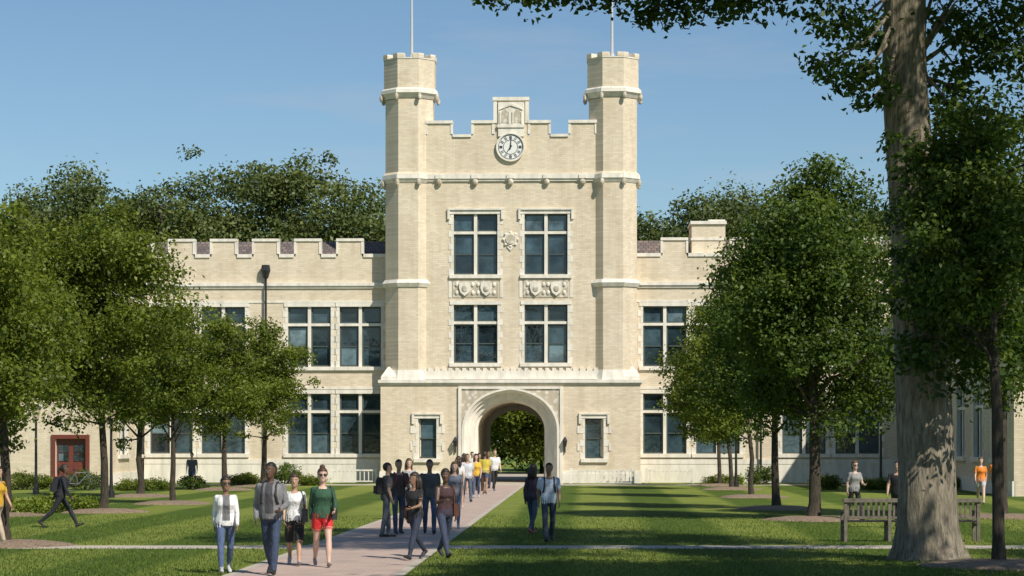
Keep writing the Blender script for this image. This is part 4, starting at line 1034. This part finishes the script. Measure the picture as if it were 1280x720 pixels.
person(686, 678, 1.72, 5, 'man', BROWN, (.55, .63, .75), 'short', (.03, .045, .08), 'pants', BLK, style='short', phase=-1, amp=.7, pack=(.04, .04, .06), vox=.014, headturn=-20)
person(1068, 652, 1.66, 20, 'woman', PALE, (.28, .28, .28), 'short', (.02, .02, .022), 'pants', BLK, (.12, .06, .03), 'pony', phase=1, amp=.8, vox=.014, glasses=True, arms=[(15, 12, 70), (-12, 10, 15)])
person(1122, 660, 1.72, -20, 'man', TAN, (.02, .02, .025), 'short', (.03, .03, .04), 'pants', BLK, style='short', phase=1, vox=.016)
person(1226, 631, 1.66, -10, 'woman', PALE, (.85, .25, .03), 'short', (.5, .5, .52), 'shorts', (.5, .5, .5), (.12, .07, .03), 'pony', phase=1, vox=.016)
person(1245, 629, 1.70, 10, 'man', PALE, (.80, .24, .03), 'short', (.06, .06, .08), 'shorts', BLK, style='short', phase=-1, vox=.016)

# ---------------------------------------------------------------- light
EL, AZ = math.radians(44), math.radians(38)
S = Vector((math.sin(AZ) * math.cos(EL), -math.cos(AZ) * math.cos(EL), math.sin(EL)))
sd = bpy.data.lights.new('sun', 'SUN'); sd.energy = 5.0; sd.angle = math.radians(0.53); sd.color = (1.0, 0.93, 0.82)
so = bpy.data.objects.new('sun', sd); COL.objects.link(so); so.rotation_euler = S.to_track_quat('Z', 'Y').to_euler(); so.location = (60, -60, 80)
w = bpy.data.worlds.new('World'); scene.world = w; w.use_nodes = True; nt = w.node_tree
sky = N(nt, 'ShaderNodeTexSky'); sky.sky_type = 'NISHITA'; sky.sun_disc = False; sky.sun_elevation = EL; sky.sun_rotation = math.pi - AZ
sky.air_density = 1.0; sky.dust_density = 0.3; sky.ozone_density = 3.0; sky.altitude = 300
gen = N(nt, 'ShaderNodeTexCoord').outputs['Generated']
cn = noise(nt, mapping(nt, gen, (1.5, 1.5, 9)), 3.2, 6, 0.6)
cf = ramp(nt, cn, [(0.56, (0, 0, 0)), (0.80, (0.25, 0.25, 0.25))])
tint = mixc(nt, 1.0, sky.outputs[0], (0.84, 0.93, 0.95), 'MULTIPLY')
skyc = mixc(nt, cf, tint, (6.2, 5.8, 6.0))
bg = nt.nodes['Background']; bg.inputs[1].default_value = 0.10
nt.links.new(skyc, bg.inputs[0])

# ---------------------------------------------------------------- camera
cd = bpy.data.cameras.new('camera'); co = bpy.data.objects.new('camera', cd); COL.objects.link(co)
co.location = (0, 0, CAMH); co.rotation_euler = (math.pi / 2, 0, 0)
cd.sensor_width = 36; cd.lens = F / 1280 * 36; cd.shift_y = 191 / 1280; cd.clip_start = 0.5; cd.clip_end = 5000
scene.camera = co
scene.view_settings.view_transform = 'Standard'; scene.view_settings.look = 'None'; scene.view_settings.exposure = 0
